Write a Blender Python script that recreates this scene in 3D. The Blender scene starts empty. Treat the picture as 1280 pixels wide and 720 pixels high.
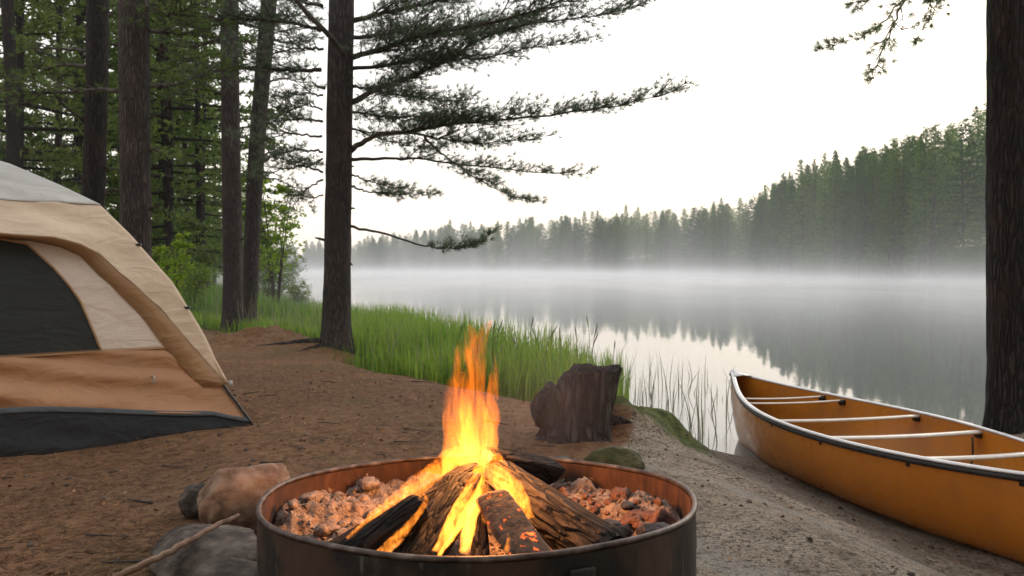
import bpy, math, random
import numpy as np
from mathutils import Vector

rng = np.random.default_rng(11)
random.seed(5)
scene = bpy.context.scene
COL = scene.collection
CAMZ = 0.8
F = 1050.0          # focal length in pixels of a 1280 wide frame
HOR = 338.0
WATER = -0.35
CANOE_HEAD = 0.187

# ------------------------------------------------------------------ helpers
def W(px, py, D):
    """world point at depth D for a measured direction (used to measure real positions)"""
    return np.array([(px - 640.0) / F * D, D, CAMZ - (py - HOR) / F * D])

def sstep(a, b, x):
    t = np.clip((np.asarray(x, float) - a) / (b - a), 0, 1)
    return t * t * (3 - 2 * t)

_perm = np.random.default_rng(3).random((256, 256))
def vnoise(x, y):
    x = np.asarray(x, float); y = np.asarray(y, float)
    xi = np.floor(x).astype(int); yi = np.floor(y).astype(int)
    fx = x - xi; fy = y - yi
    fx = fx * fx * (3 - 2 * fx); fy = fy * fy * (3 - 2 * fy)
    a = _perm[xi % 256, yi % 256]; b = _perm[(xi + 1) % 256, yi % 256]
    c = _perm[xi % 256, (yi + 1) % 256]; d = _perm[(xi + 1) % 256, (yi + 1) % 256]
    return (a * (1 - fx) + b * fx) * (1 - fy) + (c * (1 - fx) + d * fx) * fy - 0.5

def fbm(x, y, o=4):
    s = 0; a = 1.0
    for i in range(o):
        s = s + a * vnoise(np.asarray(x) * 2**i + 17.3 * i, np.asarray(y) * 2**i + 5.1 * i); a *= .5
    return s

def mk(name, V, FL, mat=None, parent=None, smooth=True, uv=None):
    V = np.asarray(V, np.float32).reshape(-1, 3)
    FL = [np.asarray(f, np.int32) for f in (FL if isinstance(FL, list) else [FL])]
    FL = [f for f in FL if len(f)]
    me = bpy.data.meshes.new(name)
    me.vertices.add(len(V)); me.vertices.foreach_set('co', V.ravel())
    loops = np.concatenate([f.ravel() for f in FL]); sizes = np.concatenate([np.full(len(f), f.shape[1], np.int32) for f in FL])
    me.loops.add(len(loops)); me.loops.foreach_set('vertex_index', loops)
    me.polygons.add(len(sizes))
    starts = np.concatenate([[0], np.cumsum(sizes)[:-1]]).astype(np.int32)
    me.polygons.foreach_set('loop_start', starts); me.polygons.foreach_set('loop_total', sizes)
    if smooth: me.polygons.foreach_set('use_smooth', np.ones(len(sizes), bool))
    me.update(calc_edges=True)
    if mat: me.materials.append(mat)
    o = bpy.data.objects.new(name, me); COL.objects.link(o)
    if parent: o.parent = parent
    return o

def empty(name, loc=(0, 0, 0)):
    o = bpy.data.objects.new(name, None); COL.objects.link(o); o.location = loc
    o.empty_display_size = .1
    return o

def tag(o, label=None, cat=None, group=None, kind=None):
    if label: o['label'] = label
    if cat: o['category'] = cat
    if group: o['group'] = group
    if kind: o['kind'] = kind
    return o

def adopt(root, *kids):
    """parent world-space meshes to a root that stands at the thing's base"""
    L = Vector(root.location)
    for k in kids:
        k.data.transform(__import__('mathutils').Matrix.Translation(-L)); k.parent = root

def grid_faces(n, m, wrap=False):
    i = np.arange(n - 1)[:, None]; j = np.arange(m if wrap else m - 1)[None, :]
    j2 = (j + 1) % m
    return np.stack([i * m + j, i * m + j2, (i + 1) * m + j2, (i + 1) * m + j], -1).reshape(-1, 4)

class MB:
    def __init__(s): s.V = []; s.F = []; s.n = 0
    def add(s, V, FL):
        V = np.asarray(V, float).reshape(-1, 3)
        for f in (FL if isinstance(FL, list) else [FL]):
            if len(f): s.F.append(np.asarray(f) + s.n)
        s.V.append(V); s.n += len(V)
    def build(s, name, mat, parent=None, smooth=True):
        return mk(name, np.concatenate(s.V), s.F, mat, parent, smooth)

def resample(P, n):
    P = np.asarray(P, float); k = len(P)
    if k == 2:
        t = np.linspace(0, 1, n)[:, None]; return P[0] * (1 - t) + P[1] * t
    # catmull-rom
    Q = np.vstack([2 * P[0] - P[1], P, 2 * P[-1] - P[-2]])
    u = np.linspace(0, k - 1 - 1e-6, n); i = u.astype(int); f = (u - i)[:, None]
    a, b, c, d = Q[i], Q[i + 1], Q[i + 2], Q[i + 3]
    return .5 * ((2 * b) + (-a + c) * f + (2 * a - 5 * b + 4 * c - d) * f**2 + (-a + 3 * b - 3 * c + d) * f**3)

def tube(P, R, k=8, caps=True, rn=None, squash=None):
    P = np.asarray(P, float); n = len(P); R = np.broadcast_to(np.asarray(R, float), (n,))
    T = np.gradient(P, axis=0); T /= np.linalg.norm(T, axis=1)[:, None] + 1e-9
    up = np.array([0, 0, 1.]) if abs(T[:, 2]).mean() < .8 else np.array([1., 0, 0])
    A = np.cross(T, up); A /= np.linalg.norm(A, axis=1)[:, None] + 1e-9
    B = np.cross(A, T)
    a = np.arange(k) / k * 2 * np.pi
    r = R[:, None] * np.ones(k)
    if rn is not None: r = r * rn
    ca = np.cos(a) * (squash[0] if squash else 1); sa = np.sin(a) * (squash[1] if squash else 1)
    V = P[:, None, :] + r[..., None] * (ca[None, :, None] * A[:, None, :] + sa[None, :, None] * B[:, None, :])
    V = V.reshape(-1, 3); FL = [grid_faces(n, k, True)]
    if caps:
        V = np.vstack([V, P[0], P[-1]]); c0 = n * k; j = np.arange(k)
        FL.append(np.stack([np.full(k, c0), (j + 1) % k, j], -1))
        FL.append(np.stack([np.full(k, c0 + 1), (n - 1) * k + j, (n - 1) * k + (j + 1) % k], -1))
    return V, [f[:, ::-1] for f in FL]

def box(c, s, R=None):
    v = np.array([[x, y, z] for x in (-.5, .5) for y in (-.5, .5) for z in (-.5, .5)]) * np.asarray(s)
    if R is not None: v = v @ np.asarray(R).T
    f = np.array([[0, 1, 3, 2], [4, 6, 7, 5], [0, 4, 5, 1], [2, 3, 7, 6], [0, 2, 6, 4], [1, 5, 7, 3]])
    return v + np.asarray(c), [f]

# ------------------------------------------------------------------ materials
def newmat(name):
    m = bpy.data.materials.new(name); m.use_nodes = True
    nt = m.node_tree; nt.nodes.clear()
    return m, nt
def N(nt, typ, **kw):
    n = nt.nodes.new(typ)
    for k, v in kw.items():
        if k.startswith('i_'):
            n.inputs[int(k[2:])].default_value = v
        else: setattr(n, k, v)
    return n
def ramp(nt, stops, fac=None):
    r = N(nt, 'ShaderNodeValToRGB'); e = r.color_ramp.elements
    while len(e) < len(stops): e.new(.5)
    for el, (p, c) in zip(e, stops):
        el.position = p; el.color = (c, c, c, 1) if isinstance(c, (int, float)) else (*c, 1)
    if fac is not None: nt.links.new(fac, r.inputs[0])
    return r
def coords(nt, scale=(1, 1, 1), kind='Object'):
    t = N(nt, 'ShaderNodeTexCoord'); m = N(nt, 'ShaderNodeMapping'); m.inputs['Scale'].default_value = scale
    nt.links.new(t.outputs[kind], m.inputs[0]); return m.outputs[0]
def noise(nt, vec, scale, detail=4, rough=.55, dist=0):
    n = N(nt, 'ShaderNodeTexNoise'); n.inputs['Scale'].default_value = scale; n.inputs['Detail'].default_value = detail
    n.inputs['Roughness'].default_value = rough; n.inputs['Distortion'].default_value = dist
    nt.links.new(vec, n.inputs['Vector']); return n.outputs[0]
def mixc(nt, fac, a, b, mode='MIX'):
    m = N(nt, 'ShaderNodeMix', data_type='RGBA', blend_type=mode)
    for sock, v in ((m.inputs[0], fac), (m.inputs[6], a), (m.inputs[7], b)):
        if hasattr(v, 'is_linked') or hasattr(v, 'links'): nt.links.new(v, sock)
        else: sock.default_value = v if isinstance(v, (int, float)) else (*v, 1)
    return m.outputs[2]
def math_(nt, op, a, b=None, clamp=False):
    m = N(nt, 'ShaderNodeMath', operation=op, use_clamp=clamp)
    for s, v in zip(m.inputs, (a, b)):
        if v is None: continue
        if hasattr(v, 'links'): nt.links.new(v, s)
        else: s.default_value = v
    return m.outputs[0]
def bump(nt, h, strength=.5, dist=.01, normal=None):
    b = N(nt, 'ShaderNodeBump'); b.inputs['Strength'].default_value = strength; b.inputs['Distance'].default_value = dist
    nt.links.new(h, b.inputs['Height'])
    if normal is not None: nt.links.new(normal, b.inputs['Normal'])
    return b.outputs[0]
def principled(nt, color, rough=.8, normal=None, metallic=0, spec=.5, **kw):
    p = N(nt, 'ShaderNodeBsdfPrincipled'); o = N(nt, 'ShaderNodeOutputMaterial')
    def s(k, v):
        if hasattr(v, 'links'): nt.links.new(v, p.inputs[k])
        elif isinstance(v, tuple) and len(v) == 3: p.inputs[k].default_value = (*v, 1)
        else: p.inputs[k].default_value = v
    s('Base Color', color); s('Roughness', rough); s('Metallic', metallic); s('Specular IOR Level', spec)
    if normal is not None: nt.links.new(normal, p.inputs['Normal'])
    for k, v in kw.items(): s(k.replace('_', ' '), v)
    nt.links.new(p.outputs[0], o.inputs[0]); return p

def m_noisy(name, stops, scale=5, stretch=(1, 1, 1), rough=.85, bs=.5, bd=.01, bscale=None, detail=6, spec=.3, metallic=0, dist=0):
    m, nt = newmat(name); v = coords(nt, stretch)
    n = noise(nt, v, scale, detail, .6, dist)
    c = ramp(nt, stops, n).outputs[0]
    h = noise(nt, v, bscale or scale * 3, 6, .65)
    principled(nt, c, rough, bump(nt, h, bs, bd), metallic, spec)
    return m

def m_bark(name, dark, light, red=None, s=1.0):
    m, nt = newmat(name); v = coords(nt, (1, 1, .16))
    warp = noise(nt, v, 9 * s, 4)
    vv = N(nt, 'ShaderNodeVectorMath', operation='ADD'); sc = N(nt, 'ShaderNodeVectorMath', operation='SCALE'); sc.inputs['Scale'].default_value = .05
    nn = N(nt, 'ShaderNodeTexNoise'); nn.inputs['Scale'].default_value = 14 * s; nt.links.new(v, nn.inputs['Vector'])
    nt.links.new(nn.outputs['Color'], sc.inputs[0]); nt.links.new(v, vv.inputs[0]); nt.links.new(sc.outputs[0], vv.inputs[1])
    vo = N(nt, 'ShaderNodeTexVoronoi', feature='DISTANCE_TO_EDGE'); vo.inputs['Scale'].default_value = 26 * s
    nt.links.new(vv.outputs[0], vo.inputs['Vector'])
    plate = ramp(nt, [(0, 0), (.28, 1)], vo.outputs['Distance']).outputs[0]
    c = mixc(nt, plate, dark, light)
    n2 = noise(nt, coords(nt, (1, 1, .4)), 40, 5)
    c = mixc(nt, ramp(nt, [(.35, 0), (.7, .7)], n2).outputs[0], c, tuple(x * .55 for x in light))
    if red:
        n3 = noise(nt, coords(nt, (1, 1, .5)), 5, 4)
        c = mixc(nt, ramp(nt, [(.52, 0), (.68, .7)], n3).outputs[0], c, red)
    n4 = noise(nt, coords(nt, (1, 1, .3)), 2.2, 3)
    c = mixc(nt, ramp(nt, [(.3, .45), (.75, 0)], n4).outputs[0], c, tuple(x * .6 for x in dark))
    h = math_(nt, 'ADD', plate, math_(nt, 'MULTIPLY', n2, .5))
    principled(nt, c, .9, bump(nt, h, 1.0, .018), 0, .2)
    return m

def m_leaf(name, a, b, c, nscale=1.2, trans=.35, rough=.6):
    m, nt = newmat(name)
    g = N(nt, 'ShaderNodeNewGeometry')
    n = noise(nt, coords(nt, kind='Object'), nscale, 4, .7)
    oi = N(nt, 'ShaderNodeObjectInfo')
    f = math_(nt, 'ADD', math_(nt, 'MULTIPLY', n, .6), math_(nt, 'MULTIPLY', g.outputs['Random Per Island'], .5))
    f = math_(nt, 'ADD', f, math_(nt, 'MULTIPLY', math_(nt, 'SUBTRACT', oi.outputs['Random'], .5), .5))
    col = ramp(nt, [(.25, a), (.55, b), (.85, c)], f).outputs[0]
    d = N(nt, 'ShaderNodeBsdfPrincipled'); d.inputs['Roughness'].default_value = rough; d.inputs['Specular IOR Level'].default_value = .25
    t = N(nt, 'ShaderNodeBsdfTranslucent'); mx = N(nt, 'ShaderNodeMixShader'); mx.inputs[0].default_value = trans
    o = N(nt, 'ShaderNodeOutputMaterial')
    nt.links.new(col, d.inputs['Base Color']); nt.links.new(col, t.inputs[0])
    nt.links.new(d.outputs[0], mx.inputs[1]); nt.links.new(t.outputs[0], mx.inputs[2]); nt.links.new(mx.outputs[0], o.inputs[0])
    return m

M = {}
M['bark'] = m_bark('pine_bark', (.04, .032, .029), (.11, .094, .088), (.12, .085, .075), s=1.7)
M['bark_dark'] = m_bark('dark_bark', (.016, .013, .012), (.05, .042, .039), (.06, .038, .033), s=1.5)
M['limb'] = m_noisy('limb_bark', [(.3, (.03, .024, .02)), (.7, (.085, .07, .058))], 20, rough=.9)
M['pine'] = m_leaf('pine_needles', (.085, .12, .075), (.13, .175, .10), (.20, .25, .11), 1.5, .6)
M['pine_dark'] = m_leaf('hemlock_needles', (.06, .10, .024), (.11, .165, .04), (.19, .25, .06), .5, .55)
M['far'] = m_leaf('far_needles', (.022, .07, .010), (.06, .145, .020), (.17, .25, .035), .35, .5)
M['leaf'] = m_leaf('broad_leaves', (.05, .10, .015), (.10, .18, .025), (.2, .28, .04), 2, .45)
M['grass'] = m_leaf('sedge', (.07, .15, .025), (.13, .26, .04), (.26, .36, .06), .9, .55)
M['reed'] = m_leaf('dry_reed', (.09, .10, .05), (.17, .18, .10), (.28, .26, .17), 3, .4)
M['litter'] = m_leaf('litter', (.06, .028, .012), (.17, .085, .038), (.36, .21, .11), 9, .1, .8)
M['rock'] = m_noisy('fieldstone', [(.3, (.08, .045, .03)), (.48, (.22, .135, .09)), (.58, (.28, .18, .12)), (.75, (.36, .26, .19))], 13, bs=.8, bd=.012, bscale=22)
M['rock_dark'] = m_noisy('dark_stone', [(.32, (.022, .016, .012)), (.5, (.07, .053, .042)), (.7, (.15, .12, .095))], 16, detail=9, bs=1, bd=.012, bscale=25)

# bark of the logs: charred
def m_log():
    m, nt = newmat('charred_wood'); v = coords(nt, (1, 1, 1))
    n = noise(nt, v, 28, 6, .65)
    c = ramp(nt, [(.3, (.010, .008, .008)), (.55, (.035, .026, .022)), (.66, (.10, .085, .075)), (.85, (.22, .19, .17))], n).outputs[0]
    h = math_(nt, 'ADD', noise(nt, coords(nt, (1, .35, .35)), 90, 5, .7), n)
    principled(nt, c, .85, bump(nt, h, 1.0, .012), 0, .2)
    return m
M['log'] = m_bark('charred_log', (.005, .004, .004), (.042, .034, .030), (.085, .07, .06), s=2.3)
M['log_cut'] = m_log()
M['log_bark'] = m_bark('ashen_log', (.012, .009, .008), (.085, .068, .058), (.15, .125, .105), s=1.8)

def m_ember():
    m, nt = newmat('glowing_ember'); v = coords(nt)
    n = noise(nt, v, 45, 4, .6)
    c = ramp(nt, [(.3, (.02, .015, .013)), (.7, (.10, .07, .055))], n).outputs[0]
    p = principled(nt, c, .9, bump(nt, n, .8, .006), 0, .2)
    e = ramp(nt, [(.60, (0, 0, 0)), (.66, (1, .12, .01)), (.78, (1, .42, .06))], noise(nt, v, 48, 4)).outputs[0]
    nt.links.new(e, p.inputs['Emission Color']); p.inputs['Emission Strength'].default_value = 1.6
    return m
M['ember'] = m_ember()
M['ash'] = m_noisy('ash', [(.32, (.07, .05, .042)), (.45, (.24, .18, .15)), (.6, (.36, .29, .25)), (.75, (.5, .43, .37))], 34, bs=1, bd=.02, bscale=80, detail=9)
M['clinker'] = m_noisy('clinker', [(.3, (.04, .022, .02)), (.5, (.14, .07, .055)), (.75, (.30, .17, .13))], 24, bs=1, bd=.012, bscale=50)
M['charcoal'] = m_noisy('charcoal', [(.3, (.012, .012, .015)), (.7, (.05, .05, .06))], 30, bs=1, bd=.008, bscale=60, rough=.65)

def m_ring(name, inner):
    m, nt = newmat(name); v = coords(nt, (1, 1, .35))
    n = noise(nt, v, 14, 8, .7, .6); n2 = noise(nt, coords(nt), 5, 4)
    if inner:
        c = ramp(nt, [(.3, (.02, .012, .009)), (.48, (.06, .028, .018)), (.62, (.11, .052, .03)), (.72, (.22, .13, .08))], n).outputs[0]; c = mixc(nt, ramp(nt, [(.45, 0), (.6, .8)], n2).outputs[0], c, (.022, .014, .011))
    else:
        c = ramp(nt, [(.3, (.005, .004, .004)), (.52, (.015, .012, .010)), (.7, (.06, .052, .038))], n).outputs[0]
        c = mixc(nt, ramp(nt, [(.5, 0), (.62, .65)], n2).outputs[0], c, (.075, .04, .022))
        c = mixc(nt, ramp(nt, [(.62, 0), (.7, .6)], noise(nt, coords(nt, (1, 1, .2)), 30, 5)).outputs[0], c, (.14, .13, .11))
    principled(nt, c, .62 if not inner else .8, bump(nt, n, .6, .004), .25, .4)
    return m
M['ring_out'] = m_ring('sooty_steel', False); M['ring_in'] = m_ring('rusty_steel', True)
M['rim'] = m_noisy('worn_steel_rim', [(.35, (.03, .018, .014)), (.55, (.085, .06, .05)), (.75, (.22, .18, .15))], 22, rough=.45, bs=.3, bd=.002, metallic=.5, spec=.5)

def m_fabric(name, col, var=.12, rough=.6, weave=900, crease=.35):
    m, nt = newmat(name); v = coords(nt)
    n = noise(nt, v, 3.5, 5); c = mixc(nt, ramp(nt, [(.3, 0), (.75, 1)], n).outputs[0], tuple(x * (1 - var) for x in col), tuple(min(1, x * (1 + var)) for x in col))
    st = noise(nt, coords(nt, (1, 1, .6)), 11, 5); c = mixc(nt, ramp(nt, [(.55, 0), (.8, .3)], st).outputs[0], c, tuple(x * .75 for x in col))
    cr = noise(nt, coords(nt, (2.2, 2.2, 5)), 2.6, 3, .5, 1.0)
    b1 = bump(nt, cr, crease, .05)
    w = noise(nt, v, weave / 3, 2); b2 = bump(nt, w, .12, .002, b1)
    p = principled(nt, c, rough, b2, 0, .35)
    p.inputs['Sheen Weight'].default_value = .0
    return m
M['t_roof'] = m_fabric('roof_fabric', (.42, .40, .37)); M['t_fly'] = m_fabric('fly_fabric', (.52, .40, .285))
M['t_cream'] = m_fabric('cream_fabric', (.55, .46, .38), .08); M['t_brown'] = m_fabric('brown_fabric', (.36, .19, .095), .1)
M['t_hem'] = m_fabric('tan_binding', (.33, .2, .10), .1)
M['t_mesh'] = m_fabric('dark_mesh', (.022, .024, .022), .15, .9)
M['t_tub'] = m_fabric('tub_fabric', (.006, .007, .009), .2, .7); M['t_bind'] = m_fabric('grey_binding', (.06, .07, .08), .1)  # the tub's black also stands in for shadow at the tent's foot
M['pole'] = m_noisy('dark_pole', [(.3, (.015, .015, .017)), (.7, (.04, .04, .045))], 30, rough=.4, bs=.1)
M['peg'] = m_noisy('pale_toggle', [(.3, (.35, .34, .32)), (.7, (.5, .48, .45))], 30, rough=.5, bs=.1)

def m_hull():
    m, nt = newmat('amber_hull'); v = coords(nt, (1, 1, 1))
    n = noise(nt, v, 2.0, 5)
    c = mixc(nt, ramp(nt, [(.3, 0), (.7, 1)], n).outputs[0], (.33, .115, .010), (.39, .145, .014))
    s = noise(nt, coords(nt, (1, .12, 6)), 30, 4); c = mixc(nt, ramp(nt, [(.62, 0), (.72, .35)], s).outputs[0], c, (.22, .10, .035))
    d = noise(nt, v, 9, 6); c = mixc(nt, ramp(nt, [(.5, 0), (.75, .35)], d).outputs[0], c, (.16, .08, .03))
    r = ramp(nt, [(.3, .22), (.7, .42)], d).outputs[0]
    principled(nt, c, r, bump(nt, noise(nt, v, 6, 3), .08, .02), 0, .5)
    return m
M['hull'] = m_hull()
M['alu'] = m_noisy('aluminium_rail', [(.3, (.42, .42, .43)), (.7, (.62, .61, .60))], 12, rough=.38, bs=.1, metallic=.55, spec=.5)
M['thwart'] = m_noisy('pale_thwart', [(.3, (.44, .38, .32)), (.7, (.60, .54, .47))], 12, rough=.4, bs=.1, metallic=0, spec=.5)
M['rubber'] = m_noisy('black_vinyl', [(.3, (.010, .010, .011)), (.7, (.025, .024, .024))], 12, rough=.5, bs=.1)
M['stump'] = m_bark('weathered_stump', (.008, .007, .007), (.085, .076, .072), (.03, .03, .014), s=1.1)
M['moss'] = m_noisy('moss', [(.3, (.022, .024, .012)), (.5, (.05, .055, .018)), (.72, (.09, .075, .04))], 14, bs=.8, bd=.01, bscale=60)

# ------------------------------------------------------------------ world and light
SUN_EL, SUN_AZ = math.radians(24), math.radians(35)      # azimuth measured from +Y towards +X (over the lake, to the right)
wd = bpy.data.worlds.new('World'); scene.world = wd; wd.use_nodes = True
nt = wd.node_tree; nt.nodes.clear()
sky = N(nt, 'ShaderNodeTexSky', sky_type='NISHITA'); sky.sun_disc = False
sky.sun_elevation = SUN_EL; sky.sun_rotation = SUN_AZ; sky.dust_density = 4; sky.air_density = 1; sky.ozone_density = .6
tc = N(nt, 'ShaderNodeTexCoord'); sep = N(nt, 'ShaderNodeSeparateXYZ'); nt.links.new(tc.outputs['Generated'], sep.inputs[0])
# overcast cloud layer: pale, warmer at the horizon
cl = ramp(nt, [(0.0, (14.5, 12.6, 10.6)), (.16, (14.0, 13.2, 12.2)), (.45, (13.4, 13.4, 13.6)), (1, (13, 13.2, 13.6))], sep.outputs[2])
hsv = mixc(nt, .80, sky.outputs[0], cl.outputs[0])
bg = N(nt, 'ShaderNodeBackground'); bg.inputs[1].default_value = .10
nt.links.new(hsv, bg.inputs[0]); ow = N(nt, 'ShaderNodeOutputWorld'); nt.links.new(bg.outputs[0], ow.inputs[0])

sl = bpy.data.lights.new('sun', 'SUN'); sl.energy = .6; sl.angle = math.radians(14); sl.color = (1, .93, .84)
so = bpy.data.objects.new('sun', sl); COL.objects.link(so)
dirv = Vector((math.sin(SUN_AZ) * math.cos(SUN_EL), math.cos(SUN_AZ) * math.cos(SUN_EL), math.sin(SUN_EL)))
so.rotation_euler = dirv.to_track_quat('Z', 'Y').to_euler()

scene.view_settings.view_transform = 'Standard'; scene.view_settings.look = 'None'
scene.view_settings.exposure = 0.2; scene.view_settings.gamma = 1; scene.view_settings.use_curve_mapping = False
c = bpy.data.cameras.new('camera'); co = bpy.data.objects.new('camera', c); COL.objects.link(co); scene.camera = co
c.sensor_width = 36; c.lens = 36 * F / 1280; c.clip_start = .05; c.clip_end = 4000
co.location = (0, 0, CAMZ); co.rotation_euler = (math.radians(90) - math.atan(22 / F), 0, 0)
c.dof.use_dof = True; c.dof.focus_distance = 2.6; c.dof.aperture_fstop = 8
scene.cycles.use_denoising = True
scene.cycles.max_bounces = 7; scene.cycles.volume_bounces = 1; scene.cycles.transparent_max_bounces = 16
scene.cycles.diffuse_bounces = 3; scene.cycles.glossy_bounces = 3
scene.cycles.sample_clamp_indirect = 6

# ------------------------------------------------------------------ terrain
LAKE = np.array([(80, -20), (30, 2), (10, 4.6), (6, 5.5), (3.4, 5.5), (2.3, 5.42), (1.75, 5.4), (1.2, 5.5), (.95, 5.9), (.55, 6.7), (.15, 7.5), (-.5, 8.4), (-1.3, 9.8),
    (-2.2, 12), (-3.6, 15.5), (-5.8, 20), (-9, 28), (-14, 42), (-20, 60), (-35, 110), (-70, 220), (-150, 480),
    (-80, 430), (-15, 375), (30, 300), (50, 250), (58, 215), (49, 145), (47, 112), (52, 88), (60, 60), (75, 30), (90, 0)], float)
def lake_sd(x, y):
    """signed distance to the shore, positive on land"""
    x = np.asarray(x, float); y = np.asarray(y, float)
    d2 = np.full(x.shape, 1e18); ins = np.zeros(x.shape, bool)
    n = len(LAKE)
    for i in range(n):
        a = LAKE[i]; b = LAKE[(i + 1) % n]; e = b - a
        t = np.clip(((x - a[0]) * e[0] + (y - a[1]) * e[1]) / (e @ e), 0, 1)
        d2 = np.minimum(d2, (x - a[0] - t * e[0])**2 + (y - a[1] - t * e[1])**2)
        c_ = ((a[1] > y) != (b[1] > y)) & (x < (b[0] - a[0]) * (y - a[1]) / (b[1] - a[1] + 1e-12) + a[0])
        ins ^= c_
    d = np.sqrt(d2)
    return np.where(ins, -d, d)

cdir = np.array([math.sin(CANOE_HEAD), -math.cos(CANOE_HEAD)]); cbow = np.array([1.524, 5.80])
def canoe_off(x, y):
    """distance to the left (-) or right (+) of the canoe's keel line"""
    n = np.array([-cdir[1], cdir[0]])
    return (x - cbow[0]) * n[0] + (y - cbow[1]) * n[1]

def height(x, y):
    x = np.asarray(x, float); y = np.asarray(y, float)
    sd = lake_sd(x, y) + fbm(x * .9, y * .9, 3) * .25 * sstep(30, 8, y)
    bank = np.where(x > .9, .9, 1.5)
    near = sstep(60, 25, y)
    land = WATER + .35 * sstep(0, bank, sd) * near + (1 - near) * np.minimum(np.maximum(sd, 0) * .16, 6.0)
    h = np.where(sd > 0, land, WATER - np.minimum(-sd * .22, 2.5))
    r = np.hypot(x, y)
    h = h + np.where(sd > 0, sstep(0, 1, sd) * (fbm(x * .55, y * .55, 4) * .05 * sstep(1.5, 4, r) + fbm(x * 3, y * 3, 3) * .012 + fbm(x * 13, y * 13, 2) * .006), 0)
    # gentle rise under the left-hand wood
    h = h + sstep(-6, -25, x) * .8 * sstep(5, 16, y) * sstep(0, 6, sd)
    # granite slab falling towards the canoe
    o = canoe_off(x, y)
    inz = sstep(6.2, 5.2, y) * sstep(-.3, .6, x + .1 * y) 
    al = (x - cbow[0]) * cdir[0] + (y - cbow[1]) * cdir[1]
    lo_ = -.39 + .065 * sstep(0, 1.7, al)
    slab = lo_ + (-.025 - lo_) * sstep(-.12, -1.35, o) + .02 * fbm(x * 2.5, y * 2.5, 3)
    slab = slab + .022 * np.maximum(0, np.sin((x * .75 + y * .9) * 5.0 + fbm(x, y, 3) * 3))**6
    h = np.where((sd > -.3), h * (1 - inz) + inz * np.minimum(slab, h + .05), h)
    # land to the right of the canoe climbs back to the pine's foot
    h = h + inz * sstep(.45, 1.2, o) * .22 * sstep(0, .5, sd)
    # earth hump round the roots of the middle pine
    h = h + .16 * np.exp(-(((x + 2.6) / .7)**2 + ((y - 9.3) / .5)**2)) * (1 + fbm(x * 5, y * 5, 3)) + .10 * np.exp(-(((x + 1.8) / .45)**2 + ((y - 8.7) / .4)**2))
    # mossy toe right of the stump
    h = h + (.17 * np.exp(-(((x - .58) / .24)**2 + ((y - 4.35) / .22)**2)) + .12 * np.exp(-(((x - .86) / .2)**2 + ((y - 4.6) / .16)**2))) * (1 + .5 * fbm(x * 9, y * 9, 3))
    return h

def axis(lo, hi, d0, d1, step, g=1.09, far=800):
    a = [d1]; s = step
    while a[-1] < hi: s *= g; a.append(a[-1] + s)
    b = [d0]; s = step
    while b[-1] > lo: s *= g; b.append(b[-1] - s)
    return np.array(b[::-1] + list(np.arange(d0 + step, d1 - step * .5, step)) + a)
gx = axis(-900, 900, -4.2, 3.2, .025); gy = axis(-60, 1200, .9, 8.5, .03)
X, Y = np.meshgrid(gx, gy, indexing='ij')
Z = height(X, Y)
ter = mk('ground', np.stack([X, Y, Z], -1).reshape(-1, 3), grid_faces(len(gx), len(gy))[:, ::-1])
tag(ter, kind='structure')
sdv = lake_sd(X, Y)
# where each real surface lies: R granite, G grass, B moss
edge = fbm(X * 1.7, Y * 1.7, 4) * .35
rockm = sstep(-.12, .12, X - .38 - (Y - 3.0) * .10 + edge) * sstep(6.2, 5.6, Y) * sstep(1.3, 1.75, Y + edge * .5 + (X - .9) * .25)
rockm = np.maximum(rockm * (X > .1), 0)
gpoly = np.interp(Y, [4.6, 6.2, 6.7, 8.3, 11.4, 13.5, 20, 60], [5, .25, -.5, -1.5, -4.0, -6.5, -14, -60])
grassm = sstep(-.25, .35, X - gpoly + edge * 1.2) * sstep(5.6, 6.3, Y) * sstep(-.5, .0, sdv)
grassm = np.maximum(grassm, sstep(40, 60, Y) * (sdv > 0))
mossm = np.exp(-(((X - .72) / .36)**2 + ((Y - 4.45) / .25)**2)) * 1.2
mossm = np.maximum(mossm, .8 * sstep(.1, .35, fbm(X * 2, Y * 2, 4)) * np.exp(-(((X + 2.3) / 1.3)**2 + ((Y - 9.4) / .9)**2)))
wetm = sstep(.35, .02, sdv)
ca = ter.data.color_attributes.new('mask', 'FLOAT_COLOR', 'POINT')
ca.data.foreach_set('color', np.stack([rockm, grassm, np.clip(mossm, 0, 1), wetm], -1).astype(np.float32).ravel())
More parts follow.
